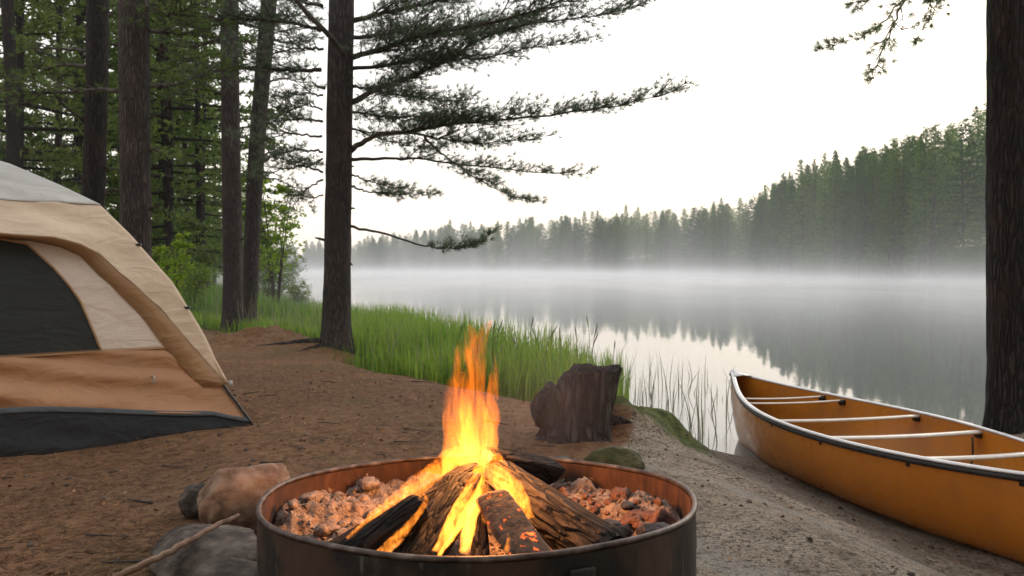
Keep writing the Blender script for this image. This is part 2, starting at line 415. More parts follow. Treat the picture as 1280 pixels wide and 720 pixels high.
def m_ground():
    m, nt = newmat('forest_floor'); v = coords(nt)
    at = N(nt, 'ShaderNodeAttribute', attribute_name='mask'); sp = N(nt, 'ShaderNodeSeparateColor'); nt.links.new(at.outputs['Color'], sp.inputs[0])
    n1 = noise(nt, v, 1.1, 6); n2 = noise(nt, v, 18, 8, .7); n3 = noise(nt, v, 90, 4, .7); nst = noise(nt, coords(nt, (1, 2.6, 1)), 60, 5, .7)
    dirt = ramp(nt, [(.3, (.11, .05, .022)), (.5, (.235, .115, .052)), (.7, (.34, .19, .10))], n2).outputs[0]
    dirt = mixc(nt, ramp(nt, [(.4, 0), (.65, .6)], n1).outputs[0], dirt, (.165, .09, .046))
    dirt = mixc(nt, ramp(nt, [(.50, 0), (.72, .55)], nst).outputs[0], dirt, (.24, .155, .095))
    dirt = mixc(nt, ramp(nt, [(.55, 0), (.7, .7)], n3).outputs[0], dirt, (.03, .016, .01))
    olive = ramp(nt, [(.57, 0), (.72, .5)], noise(nt, v, 1.6, 5)).outputs[0]
    dirt = mixc(nt, olive, dirt, (.10, .095, .03))
    # granite
    vo = N(nt, 'ShaderNodeTexVoronoi'); vo.inputs['Scale'].default_value = 150; nt.links.new(v, vo.inputs['Vector'])
    gr = ramp(nt, [(.28, (.16, .125, .092)), (.5, (.29, .235, .18)), (.72, (.40, .34, .275))], noise(nt, v, 5, 8, .7)).outputs[0]
    spk = ramp(nt, [(.0, (.35, .32, .3)), (.35, (1, 1, 1)), (.8, (1.3, 1.25, 1.2))], N_sep(nt, vo.outputs['Color'])).outputs[0]
    gr = mixc(nt, 1.0, gr, spk, 'MULTIPLY')
    pit = ramp(nt, [(.56, 0), (.66, .8)], noise(nt, v, 42, 5, .65)).outputs[0]
    gr = mixc(nt, pit, gr, (.045, .035, .026)); pit2 = ramp(nt, [(.58, 0), (.64, .7)], noise(nt, v, 120, 3, .6)).outputs[0]; gr = mixc(nt, pit2, gr, (.05, .042, .034))
    gr = mixc(nt, ramp(nt, [(.60, 0), (.68, .55)], noise(nt, v, 14, 6, .7)).outputs[0], gr, (.36, .33, .29))
    gr = mixc(nt, ramp(nt, [(.54, 0), (.66, .6)], noise(nt, v, 2.6, 5)).outputs[0], gr, (.12, .088, .055))
    seam = N(nt, 'ShaderNodeTexWave', wave_type='BANDS', bands_direction='DIAGONAL'); seam.inputs['Scale'].default_value = .55; seam.inputs['Distortion'].default_value = 5; seam.inputs['Detail'].default_value = 3; seam.inputs['Detail Scale'].default_value = 1.3
    nt.links.new(v, seam.inputs[0])
    gr = mixc(nt, ramp(nt, [(.93, 0), (.985, .5)], seam.outputs[1]).outputs[0], gr, (.34, .31, .27))
    rm = math_(nt, 'ADD', sp.outputs[0], math_(nt, 'MULTIPLY', math_(nt, 'SUBTRACT', n2, .5), .9), True)
    rm = ramp(nt, [(.42, 0), (.58, 1)], rm).outputs[0]
    col = mixc(nt, rm, dirt, gr)
    gm = math_(nt, 'ADD', sp.outputs[1], math_(nt, 'MULTIPLY', math_(nt, 'SUBTRACT', n2, .5), 1.0), True)
    green = ramp(nt, [(.3, (.03, .045, .012)), (.55, (.06, .095, .02)), (.75, (.11, .13, .035))], noise(nt, v, 6, 6)).outputs[0]
    col = mixc(nt, ramp(nt, [(.4, 0), (.62, 1)], gm).outputs[0], col, green)
    mossc = ramp(nt, [(.3, (.035, .05, .012)), (.5, (.09, .11, .022)), (.7, (.16, .15, .05))], noise(nt, v, 22, 6)).outputs[0]
    mm = math_(nt, 'ADD', sp.outputs[2], math_(nt, 'MULTIPLY', math_(nt, 'SUBTRACT', n2, .5), .9), True)
    col = mixc(nt, ramp(nt, [(.4, 0), (.6, 1)], mm).outputs[0], col, mossc)
    col = mixc(nt, math_(nt, 'MULTIPLY', at.outputs['Alpha'], .6), col, (.035, .03, .024))
    hh = math_(nt, 'ADD', math_(nt, 'MULTIPLY', n2, .8), math_(nt, 'ADD', n3, math_(nt, 'MULTIPLY', pit, -.8)))
    b = bump(nt, hh, 1.0, .022)
    principled(nt, col, .92, b, 0, .25)
    return m
def N_sep(nt, colsock):
    s = N(nt, 'ShaderNodeSeparateColor'); nt.links.new(colsock, s.inputs[0]); return s.outputs[0]
ter.data.materials.append(m_ground())

# ------------------------------------------------------------------ water
def m_water():
    m, nt = newmat('lake_water'); v = coords(nt, (1, .45, 1))
    n = noise(nt, v, 2.2, 3, .5); n2 = noise(nt, coords(nt, (1, .3, 1)), .25, 3)
    spw = N(nt, 'ShaderNodeSeparateXYZ'); nt.links.new(coords(nt), spw.inputs[0])
    far_ = ramp(nt, [(0, .05), (.35, .12), (1, .34)], math_(nt, 'DIVIDE', math_(nt, 'SUBTRACT', spw.outputs[1], 12), 90, True)).outputs[0]
    rip = noise(nt, coords(nt, (1, .12, 1)), .12, 3); rr = math_(nt, 'MULTIPLY', far_, ramp(nt, [(.35, .55), (.65, 1.15)], rip).outputs[0])
    principled(nt, (.16, .165, .16), rr, bump(nt, math_(nt, 'ADD', n, math_(nt, 'MULTIPLY', n2, 2)), .05, .02), 0, .5, IOR=1.36)
    return m
wx = np.array([-700, -60, -10, -2, 0, 1, 3, 10, 60, 700.]); wy = np.array([4, 6, 9, 15, 40, 120, 300, 700.])
A, B = np.meshgrid(wx, wy, indexing='ij')
wat = mk('lake', np.stack([A, B, np.full(A.shape, WATER)], -1).reshape(-1, 3), grid_faces(len(wx), len(wy))[:, ::-1], m_water()); tag(wat, kind='structure')

# ------------------------------------------------------------------ haze and mist
def boxobj(name, lo, hi):
    lo = np.array(lo); hi = np.array(hi)
    V, FL = box((lo + hi) / 2, hi - lo); return mk(name, V, FL, smooth=False)
hz = boxobj('haze', (-320, -30, -6), (320, 640, 34))
m, nt = newmat('haze_air'); pv = N(nt, 'ShaderNodeVolumePrincipled'); pv.inputs['Density'].default_value = .0003; pv.inputs['Color'].default_value = (.93, .95, .97, 1); pv.inputs['Anisotropy'].default_value = .2
o = N(nt, 'ShaderNodeOutputMaterial'); nt.links.new(pv.outputs[0], o.inputs['Volume']); hz.data.materials.append(m); tag(hz, kind='stuff')

ms = boxobj('mist', (-170, 6.6, WATER + .03), (72, 470, 15))
m, nt = newmat('lake_mist')
tcn = N(nt, 'ShaderNodeTexCoord'); spx = N(nt, 'ShaderNodeSeparateXYZ'); nt.links.new(tcn.outputs['Object'], spx.inputs[0])
nz = noise(nt, coords(nt, (1, .5, .16)), .17, 4, .6, .8)
prof = math_(nt, 'MULTIPLY', math_(nt, 'POWER', 2.718, math_(nt, 'MULTIPLY', math_(nt, 'MAXIMUM', math_(nt, 'ADD', spx.outputs[2], .35), 0), -1.45)), 2.5)
prof2 = math_(nt, 'MULTIPLY', math_(nt, 'POWER', 2.718, math_(nt, 'MULTIPLY', math_(nt, 'ADD', spx.outputs[2], .35), -.15)), .44)
wisp = ramp(nt, [(.47, 0), (.70, 1)], nz).outputs[0]
dens = math_(nt, 'ADD', math_(nt, 'MULTIPLY', prof, math_(nt, 'ADD', math_(nt, 'MULTIPLY', wisp, 1.3), .34)), math_(nt, 'MULTIPLY', prof2, wisp))
fade = ramp(nt, [(0, 0), (1, 1)], math_(nt, 'DIVIDE', math_(nt, 'SUBTRACT', spx.outputs[1], 6.5), 9)).outputs[0]
topf = ramp(nt, [(0, 0), (1, 1)], math_(nt, 'DIVIDE', math_(nt, 'SUBTRACT', 15, spx.outputs[2]), 6)).outputs[0]
MIST = .018
dens = math_(nt, 'MULTIPLY', math_(nt, 'MULTIPLY', math_(nt, 'MULTIPLY', dens, fade), topf), MIST)
pv = N(nt, 'ShaderNodeVolumePrincipled'); pv.inputs['Color'].default_value = (.95, .96, .98, 1); pv.inputs['Anisotropy'].default_value = .2
nt.links.new(dens, pv.inputs['Density']); o = N(nt, 'ShaderNodeOutputMaterial'); nt.links.new(pv.outputs[0], o.inputs['Volume'])
ms.data.materials.append(m); tag(ms, kind='stuff')
scene.cycles.volume_step_rate = .6
scene.cycles.volume_max_steps = 128

# ------------------------------------------------------------------ foliage tools
def rand_unit(n):
    v = rng.normal(size=(n, 3)); return v / np.linalg.norm(v, axis=1)[:, None]
def needles(P, Dv, k, L, w, spread=.8):
    """k needle triangles per tuft position P pointing roughly along Dv"""
    n = len(P); P = np.repeat(P, k, 0); Dv = np.repeat(Dv, k, 0)
    d = Dv + rand_unit(n * k) * spread; d /= np.linalg.norm(d, axis=1)[:, None]
    s = np.cross(d, rand_unit(n * k)); s /= np.linalg.norm(s, axis=1)[:, None] + 1e-9
    l = L * rng.uniform(.7, 1.15, (n * k, 1)); b = P + rand_unit(n * k) * L * .12
    V = np.stack([b + s * w / 2, b - s * w / 2, b + d * l], 1).reshape(-1, 3)
    return V, np.arange(n * k * 3).reshape(-1, 3)
def leaves(P, L, w, flat=.5):
    """random quad leaves"""
    n = len(P); d = rand_unit(n); d[:, 2] *= flat; d /= np.linalg.norm(d, axis=1)[:, None]
    s = np.cross(d, rand_unit(n)); s /= np.linalg.norm(s, axis=1)[:, None] + 1e-9
    l = (L * rng.uniform(.6, 1.2, n))[:, None]; ww = (w * rng.uniform(.7, 1.2, n))[:, None]
    V = np.stack([P, P + d * l * .5 + s * ww * .5, P + d * l, P + d * l * .5 - s * ww * .5], 1).reshape(-1, 3)
    return V, np.arange(n * 4).reshape(-1, 4)

def limb_foliage(P, mbN, mbT, t0=.25, ntw=18, tw=.45, k=14, nl=.085, nw=.004, up=.12, dens=9, endtaper=.55, mult=1.0):
    ntw = int(ntw * (1 + (mult - 1) * .5)); dens = dens * mult; tw = tw * (1 + (mult - 1) * .3)
    """twigs with needle tufts along the limb polyline P"""
    P = np.asarray(P); n = len(P); T = np.gradient(P, axis=0); T /= np.linalg.norm(T, axis=1)[:, None]
    for i in range(ntw):
        t = t0 + (1 - t0) * (i + rng.random() * .9) / ntw; j = min(int(t * (n - 1)), n - 1)
        side = 1 if i % 2 else -1
        lat = np.cross(T[j], (0, 0, 1)) * side; lat /= np.linalg.norm(lat) + 1e-9
        a = rng.uniform(.35, 1.0)
        d = T[j] * math.cos(a) + lat * math.sin(a) + np.array([0, 0, up + rng.normal() * .16]); d /= np.linalg.norm(d)
        l = tw * (1 - endtaper * (t - t0) / (1 - t0)) * rng.uniform(.5, 1.15) * (.55 + .45 * min(1, (t - t0) / .15 + .2))
        q = P[j] + np.linspace(0, 1, 6)[:, None] * d * l + np.array([0, 0, 1]) * (np.linspace(0, 1, 6)[:, None]**2) * l * rng.uniform(-.1, .25)
        V, FL = tube(q, np.linspace(.006, .0025, 6) * (tw / .45)**.5, 4, False); mbT.add(V, FL)
        m_ = max(3, int(dens * l / tw))
        tt = rng.uniform(.2, 1.0, m_); idx = tt * 5; i0 = np.minimum(idx.astype(int), 4); f = (idx - i0)[:, None]
        pos = q[i0] * (1 - f) + q[i0 + 1] * f
        off = rand_unit(m_) * l * .36 * (.3 + tt[:, None]); off[:, 2] *= .7
        for a_, b_ in zip(pos, pos + off):
            if np.linalg.norm(b_ - a_) > .05: V, FL = tube(np.array([a_, b_]), [.003, .002], 3, False); mbT.add(V, FL)
        dd = d + off / (l + 1e-6) + np.array([0, 0, .35])
        V, Fc = needles(pos + off, dd, k, nl, nw, .9); mbN.add(V, Fc)

# trunk
def trunk_mesh(base, top, r0, r1, k=28, n=60, flare=.35, lob=.05, seed=0, bend=.03):
    base = np.array(base, float); top = np.array(top, float); H = np.linalg.norm(top - base)
    t = np.concatenate([np.linspace(0, .12, n // 3), np.linspace(.12, 1, n - n // 3 + 1)[1:]])
    P = base + t[:, None] * (top - base)
    P[:, 0] += bend * H * .12 * np.sin(t * 5 + seed) * np.minimum(1, t * 4)
    r = r0 + (r1 - r0) * t + r0 * flare * np.exp(-t * H / .16)
    a = np.arange(k) / k * 2 * np.pi
    z = (t * H)[:, None]
    rn = 1 + lob * vnoise(np.cos(a)[None] * 2.2 + seed * 7 + 30, z * .8 + np.sin(a)[None] * 2.2) * 2
    rn = rn + .05 * vnoise(a[None] * k / 6.3 * .8 + seed, z * 7) + np.exp(-z / .18) * .16 * np.sin(a[None] * 5 + seed * 2)
    return tube(P, r, k, True, rn)

def place_trunk(name, base, top, r0, r1, mat, label, group=None, **kw):
    root = empty(name, tuple(base)); tag(root, label, 'tree', group)
    V, FL = trunk_mesh(base, top, r0, r1, **kw)
    o = mk('trunk', V, FL, mat); adopt(root, o); return root

def gz(x, y): return float(height(np.array([x]), np.array([y]))[0])

# ------------------------------------------------------------------ middle pine with the limbs over the lake
D5 = 8.7
b5 = W(420, 436, D5); b5[2] = gz(b5[0], b5[1]) - .05
t5 = W(432, -190, D5)
pine5 = place_trunk('pine_tree', b5, t5, .142, .122, M['bark'], 'grey barked pine before the reeds whose long limbs reach over the lake', 'pines round the camp', seed=1, n=90, bend=.0)
LIMBS = [  # (pixel path, depth drift, twig params)
    ([(438, 74), (480, 62), (527, 46), (627, 28), (700, 4), (760, -14)], -1.2, .030, dict(ntw=54, tw=.55, dens=15, t0=.08)),
    ([(438, 88), (490, 82), (537, 76), (600, 74), (665, 62), (735, 50)], .9, .020, dict(ntw=44, tw=.5, dens=14, t0=.1)),
    ([(436, 130), (475, 112), (520, 95), (556, 78), (600, 52), (660, 32), (740, 22), (812, 6)], .4, .030, dict(ntw=62, tw=.52, dens=15, t0=.12)),
    ([(438, 190), (455, 177), (475, 169), (518, 164), (560, 156), (612, 151), (707, 142), (778, 131), (862, 109)], -.5, .030, dict(ntw=56, tw=.42, dens=14, t0=.32, up=.2)),
    ([(510, 166), (560, 175), (612, 179), (690, 170)], .6, .014, dict(ntw=24, tw=.34, dens=11, t0=.15)),
    ([(438, 200), (480, 198), (527, 200), (612, 210), (680, 216), (742, 218)], .8, .018, dict(ntw=28, tw=.3, dens=9, t0=.3, up=.2)),
    ([(530, 172), (548, 188), (570, 205), (603, 228), (641, 245), (674, 253)], -.7, .013, dict(ntw=20, tw=.22, dens=9, t0=.4)),
    ([(436, 231), (460, 240), (494, 243), (548, 243)], .6, .012, dict(ntw=15, tw=.22, dens=8, t0=.4)),
    ([(438, 218), (460, 226), (480, 232), (510, 236)], -.4, .010, dict(ntw=9, tw=.22, dens=7, t0=.3)),
    ([(436, 283), (471, 290), (510, 302), (541, 309), (575, 309), (600, 303), (613, 292)], -.4, .014, dict(ntw=16, tw=.16, dens=9, t0=.45, up=.0)),
    ([(438, 140), (470, 145), (500, 150), (560, 152)], 1.0, .014, dict(ntw=24, tw=.4, dens=11, t0=.1)),
    ([(438, 108), (480, 116), (520, 122), (575, 128)], -.9, .014, dict(ntw=26, tw=.42, dens=11, t0=.1)),
    ([(436, 30), (480, 18), (540, 6), (620, -14), (690, -22), (780, -18)], .3, .028, dict(ntw=56, tw=.6, dens=15, t0=.1)),
    ([(436, 50), (500, 44), (570, 46), (650, 38)], 1.5, .022, dict(ntw=40, tw=.55, dens=14, t0=.1)),
    ([(438, 160), (470, 172), (520, 184), (560, 186)], 1.2, .012, dict(ntw=20, tw=.34, dens=9, t0=.1)),
    # to the left
    ([(404, 88), (370, 90), (330, 86), (290, 88), (240, 96)], .5, .022, dict(ntw=26, tw=.4, dens=8, t0=.1)),
    ([(404, 152), (375, 150), (345, 153), (318, 160)], .8, .013, dict(ntw=14, tw=.3, dens=7, t0=.1)),
    ([(404, 190), (375, 188), (350, 194), (322, 206)], -.5, .012, dict(ntw=14, tw=.28, dens=6, t0=.2)),
    ([(404, 216), (380, 208), (355, 212), (335, 218), (318, 224)], .6, .012, dict(ntw=14, tw=.28, dens=6, t0=.2)),
    ([(404, 225), (385, 236), (372, 250), (362, 268)], -.2, .010, dict(ntw=8, tw=.22, dens=5, t0=.3)),
    ([(404, 40), (360, 30), (310, 26), (250, 30)], -.5, .020, dict(ntw=30, tw=.5, dens=10, t0=.1)),
    ([(404, 172), (360, 168), (330, 176), (300, 172)], 1.0, .012, dict(ntw=14, tw=.32, dens=7, t0=.2)),
    ([(404, 120), (380, 118), (350, 124), (325, 120)], .4, .011, dict(ntw=12, tw=.32, dens=7, t0=.15)),
    ([(404, 138), (384, 132), (362, 138), (340, 132)], -.5, .010, dict(ntw=12, tw=.28, dens=7, t0=.15)),
    ([(404, 200), (385, 206), (362, 202), (342, 196)], -.8, .010, dict(ntw=12, tw=.26, dens=6, t0=.15)),
    ([(404, 64), (370, 62), (335, 70), (300, 66)], .9, .014, dict(ntw=20, tw=.42, dens=8, t0=.1)),
    ([(404, 244), (388, 248), (374, 244), (352, 252)], .3, .008, dict(ntw=9, tw=.2, dens=5, t0=.2)),
    ([(404, 10), (360, 0), (300, -6)], .8, .020, dict(ntw=24, tw=.5, dens=10, t0=.1)),
]
def offs(tb): return tb.F
def build_limbs(root, limbs, D, needle_mat, x0=None, **over):
    nb = MB(); tb = MB()
    for path, drift, r, kw in limbs:
        kk = dict(kw); kk.update(over)
        n = len(path); pts = [W(px, py, D + drift * (i / (n - 1))) for i, (px, py) in enumerate(path)]
        P = resample(pts, 30); P += rng.normal(size=P.shape) * .006
        V, FL = tube(P, r * (1.1 - 1.0 * np.linspace(0, 1, 30)**.8), 8)
        o = mk('limb', V, FL, M['limb']); adopt(root, o)
        limb_foliage(P, nb, tb, **kk)
    nf = sum(len(f) for f in nb.F); nb.add(np.concatenate(tb.V), [f for f in offs(tb)])
    c_ = nb.build('foliage', needle_mat, smooth=False); c_.data.materials.append(M['limb'])
    mi = np.zeros(len(c_.data.polygons), np.int32); mi[nf:] = 1; c_.data.polygons.foreach_set('material_index', mi); adopt(root, c_)
build_limbs(pine5, LIMBS, D5, M['pine'], k=12, nl=.07, nw=.005, mult=1.5)
# dead snag crossing in front of the trunk
V, FL = tube(resample([W(366, -6, 8.2), W(385, 18, 8.25), W(405, 38, 8.3), W(418, 52, 8.4), W(431, 70, 8.5)], 24), np.linspace(.022, .03, 24), 8)
o = mk('dead_limb', V, FL, M['limb']); adopt(pine5, o)
# root mound bits
for i, (dx, dy, l) in enumerate([(-.9, -.1, .03), (.6, -.35, .028), (-.35, -.5, .026)]):
    q = np.array([b5 + np.array([dx * t, dy * t, 0]) for t in np.linspace(.12, 1, 14)])
    q[:, 2] = [gz(a, b) + .012 - .035 * k / 14 for k, (a, b) in enumerate(q[:, :2])]
    V, FL = tube(q, np.linspace(l * 1.4, l * .5, 14), 8); o = mk('root', V, FL, M['bark']); adopt(pine5, o)

# ------------------------------------------------------------------ other camp trunks
def tr(px0, py0, px1, py1, D, w0, w1, mat, label, seed, name='pine_tree', **kw):
    b = W(px0, py0, D); b[2] = gz(b[0], b[1]) - .05
    t = W(px1, py1, D)
    return place_trunk(name, b, t, w0 / F * D / 2, w1 / F * D / 2, mat, label, 'pines round the camp', seed=seed, **kw)
t3 = tr(291, 412, 289, -160, 11.4, 25, 20, M['bark'], 'straight pine left of the leaning one, foot in the green grass', 2, bend=.01)
t4 = tr(309, 408, 349, -160, 11.9, 19, 20, M['bark'], 'slender pine leaning right, crossing behind its straight neighbour', 3, bend=.04)
t2 = tr(172, 430, 169, -160, 7.6, 37, 36, M['bark'], 'thick pine rising just behind the right slope of the tent', 4, bend=.01)
t1 = tr(112, 400, 127, -160, 9.6, 29, 23, M['bark_dark'], 'dark pine behind the tent left of the thickest trunk', 5, bend=.05)
t0 = tr(16, 380, 13, -160, 13.5, 15, 14, M['bark_dark'], 'thin dark pine at the far left above the tent roof', 6, bend=.05)
nl_, tl_ = MB(), MB()
def simple_limbs(root, D, lst, mat, **over): build_limbs(root, lst, D, mat, **over)
simple_limbs(t2, 7.6, [([(186, 40), (230, 44), (270, 34)], 1.0, .02, dict(ntw=26, tw=.5, dens=10, t0=.1)),
    ([(186, 108), (225, 106), (262, 92), (300, 84)], 1.2, .020, dict(ntw=22, tw=.4, dens=8, t0=.2)),
    ([(152, 116), (120, 112), (80, 116), (40, 108), (-10, 118)], .6, .02, dict(ntw=14, tw=.4, dens=5, t0=.2)),
    ([(186, 12), (215, 20), (250, 6)], -.4, .02, dict(ntw=22, tw=.5, dens=10, t0=.1))], M['pine_dark'], k=10, nl=.08, nw=.006)
simple_limbs(t1, 9.6, [([(112, 86), (85, 82), (50, 92), (10, 110), (-20, 120)], .6, .026, dict(ntw=14, tw=.5, dens=6, t0=.2)),
    ([(112, 66), (70, 62), (30, 64)], .8, .022, dict(ntw=12, tw=.5, dens=6, t0=.1)),
    ([(110, 155), (80, 130), (60, 108), (20, 100)], -.6, .018, dict(ntw=8, tw=.4, dens=5, t0=.3)),
    ([(112, 118), (70, 108), (40, 128), (-10, 134)], .2, .022, dict(ntw=10, tw=.4, dens=6, t0=.3)),
    ([(134, 28), (145, 16), (180, 4)], .5, .018, dict(ntw=12, tw=.5, dens=8, t0=.1)),
    ([(134, 210), (150, 212), (175, 208)], .3, .014, dict(ntw=4, tw=.2, dens=3, t0=.5))], M['pine_dark'], k=10, nl=.09, nw=.007)
simple_limbs(t3, 11.4, [([(300, 85), (340, 90), (400, 88)], .2, .028, dict(ntw=10, tw=.3, dens=6, t0=.3)),
    ([(278, 88), (240, 78), (205, 90)], .5, .022, dict(ntw=16, tw=.5, dens=8, t0=.2)),
    ([(300, 30), (330, 36), (370, 22), (400, 28)], .5, .024, dict(ntw=20, tw=.5, dens=9, t0=.1)),
    ([(278, 50), (240, 60), (195, 52)], .6, .024, dict(ntw=20, tw=.6, dens=9, t0=.1)),
    ([(278, 118), (250, 112), (214, 122)], -.4, .02, dict(ntw=16, tw=.5, dens=8, t0=.1))], M['pine_dark'], k=10, nl=.09, nw=.008)
simple_limbs(t4, 11.9, [([(340, 50), (370, 56), (400, 48)], .5, .02, dict(ntw=14, tw=.45, dens=8, t0=.1)),
    ([(332, 105), (360, 100), (400, 112)], .7, .018, dict(ntw=12, tw=.35, dens=6, t0=.2)),
    ([(322, 200), (345, 190), (380, 200), (402, 208)], .6, .015, dict(ntw=10, tw=.25, dens=5, t0=.3)),
    ([(326, 222), (350, 226), (372, 240), (392, 262)], .3, .013, dict(ntw=10, tw=.25, dens=5, t0=.3))], M['pine'], k=10, nl=.09, nw=.008)

for rt, D_, lst in ((pine5, 8.7, [(438, 262, 1), (403, 300, -1), (436, 330, 1), (405, 112, -1), (437, 210, 1)]), (t2, 7.6, [(188, 190, 1), (151, 240, -1), (188, 262, 1), (152, 60, -1), (187, 150, 1)]),
                    (t1, 9.6, [(133, 150, 1), (106, 230, -1), (132, 245, 1)]), (t3, 11.4, [(276, 240, -1), (303, 300, 1), (277, 180, -1)]), (t4, 11.9, [(330, 290, 1), (337, 140, 1)])):
    for px_s, py_s, sg in lst:
        a0 = W(px_s - sg * 3, py_s, D_); l = rng.uniform(.06, .16); q = np.array([a0, a0 + (sg * l * .6, -.02, l * .15), a0 + (sg * l, -.04, l * rng.uniform(-.2, .5))])
        V, FL = tube(resample(q, 6), np.linspace(.016, .006, 6), 7); o = mk('branch_stub', V, FL, M['limb']); adopt(rt, o)

# pine on the right, beyond the canoe
D6 = 4.85
b6 = W(1267, 545, D6); b6[2] = gz(b6[0], b6[1]) - .05; tp6 = W(1251, -220, D6)
pine6 = place_trunk('pine_tree', b6, tp6, .125, .106, M['bark_dark'], 'dark pine trunk on the shore directly behind the canoe', 'pines round the camp', seed=8, n=140, k=48, flare=.4, bend=.0)
simple_limbs(pine6, D6, [([(1240, -90), (1200, -60), (1160, -25), (1130, 0), (1115, 35), (1100, 68), (1088, 104)], -.4, .012, dict(ntw=15, tw=.17, dens=3, t0=.35, up=-.05)),
    ([(1150, -20), (1120, 8), (1090, 40), (1050, 56), (1020, 64)], .2, .006, dict(ntw=11, tw=.10, dens=3, t0=.3)),
    ([(1145, -12), (1160, 6), (1155, 30), (1140, 56)], -.1, .006, dict(ntw=8, tw=.10, dens=3, t0=.2)),
    ([(1150, -16), (1170, -8), (1176, 4)], .1, .005, dict(ntw=7, tw=.12, dens=3, t0=.2)),
    ([(1140, -18), (1110, -14), (1080, 0), (1066, 12)], .1, .006, dict(ntw=9, tw=.12, dens=3, t0=.2))], M['pine'], k=20, nl=.055, nw=.0035, mult=1.4)

# ------------------------------------------------------------------ tree prototypes for the wood and the far shore
def conifer(H, zb, R, nl, per, ls, mats, detail=1, trunk_r=.14, droop=.15, seed=0, pointy=1.0, limbs=True, name='conifer_tree'):
    r_ = np.random.default_rng(seed)
    root = empty(name)
    V, FL = trunk_mesh((0, 0, -.4), (r_.normal() * .2, r_.normal() * .2, H * .97), trunk_r, .02, k=10, n=24, seed=seed, bend=.02)
    a_ = mk('trunk', V, FL, mats[0], root)
    nb = MB(); tb = MB()
    az = r_.random() * 6
    for i in range(nl):
        t = (i + r_.random()) / nl; z = zb + (H - zb) * t**.92; az += 2.4 + r_.normal() * .4
        prof = (1 - t)**pointy * .95 + .06
        if t < .2: prof *= .65 + 1.75 * t
        L = R * prof * r_.uniform(.55, 1.2)
        d = np.array([math.cos(az), math.sin(az), 0]); u = np.linspace(0, 1, 7)[:, None]
        P = np.array([0, 0, z]) + d * L * u + np.array([0, 0, 1]) * (-droop * L * u + .28 * droop * L * u**3 + (.25 * L * u * t))
        if limbs: Vt, Ft = tube(P, np.linspace(.012 + .012 * L, .006, 7), 4, False); tb.add(Vt, Ft)
        m_ = max(3, int(per * (L / R + .15)))
        uu = r_.uniform(.15, 1.03, m_)**.8; idx = np.clip(uu * 6, 0, 5.99); i0 = idx.astype(int); f = (idx - i0)[:, None]
        pos = P[i0] * (1 - f) + P[np.minimum(i0 + 1, 6)] * f
        lat = np.array([-d[1], d[0], 0]); pos = pos + lat * (r_.normal(size=(m_, 1)) * L * .22 * (1.15 - uu[:, None])) + r_.normal(size=(m_, 3)) * ls * np.array([.5, .5, .28])
        Vn, Fn = needles(pos, np.tile(d * .8 + np.array([0, 0, .1]), (m_, 1)), detail, ls, ls * .42, .9); nb.add(Vn, Fn)
    # leader
    pos = np.stack([np.zeros(6), np.zeros(6), np.linspace(H * .93, H * 1.0, 6)], -1)
    Vn, Fn = needles(pos, np.tile([0, 0, 1.], (6, 1)), detail * 2, ls * .8, ls * .3, .8); nb.add(Vn, Fn)
    c_ = nb.build('crown', mats[1], root, False)
    if limbs: tb.build('limbs', mats[0], root)
    return root
def copy_tree(src):
    c_ = src.copy(); COL.objects.link(c_)
    for ch in src.children:
        k_ = ch.copy(); COL.objects.link(k_); k_.parent = c_; k_.matrix_parent_inverse = ch.matrix_parent_inverse.copy()
    return c_
used = set()
def put(protos, i, x, y, s, rz, label, cat, group, z=None, sz=None):
    p = protos[i % len(protos)]
    o_ = p if p.name not in used else copy_tree(p)
    used.add(p.name)
    o_.location = (x, y, gz(x, y) if z is None else z); o_.scale = (s, s, s * (sz or 1)); o_.rotation_euler = (0, 0, rz)
    tag(o_, label, cat, group); return o_

# left wood
wood = [conifer(13, 1.2, 3.1, 84, 50, .16, (M['bark_dark'], M['pine_dark']), 4, .13, .10, seed=20 + i, pointy=.7) for i in range(4)]
spots = []
gw = np.random.default_rng(42)
for (px, D, s) in [(20, 15, .9), (110, 20, 1.0), (215, 15.5, .75), (250, 19, .8), (205, 22, 1.05), (150, 24, 1.1), (-40, 16, 1), (-90, 19, 1),
                   (235, 28, .9), (180, 31, 1.1), (10, 30, 1.1), (268, 36, .75), (120, 36, 1.2), (220, 42, 1.1), (285, 47, .7), (305, 60, .65), (160, 50, 1.2), (322, 75, .55)]:
    spots.append(((px - 640) / F * D, D, s))
wl = ['dense evergreen in the wood behind the tent', 'layered evergreen with drooping boughs in the wood behind the tent', 'broad dark evergreen in the wood behind the tent', 'mid green evergreen in the wood behind the tent']
for i, (x, y, s) in enumerate(spots):
    put(wood, i, x, y, s, gw.random() * 6.28, 'dense dark green evergreen in the wood behind the tent', 'tree', 'evergreens in the wood on the left')

# slim trunks far inside the wood
for i, (px, D, w) in enumerate([(70, 18, 9), (212, 17, 7), (232, 24, 6), (196, 27, 7), (96, 22, 7), (258, 21, 5)]):
    b = W(px, 370, D); b[2] = gz(b[0], b[1]) - .1
    place_trunk('pine_tree', b, W(px + gw.normal() * 8, -100, D), w / F * D / 2, w / F * D / 2.6, M['bark_dark'], 'thin dark trunk deep in the wood between the big camp pines', 'thin trunks deep in the wood', seed=30 + i, k=12, n=30, bend=.05)

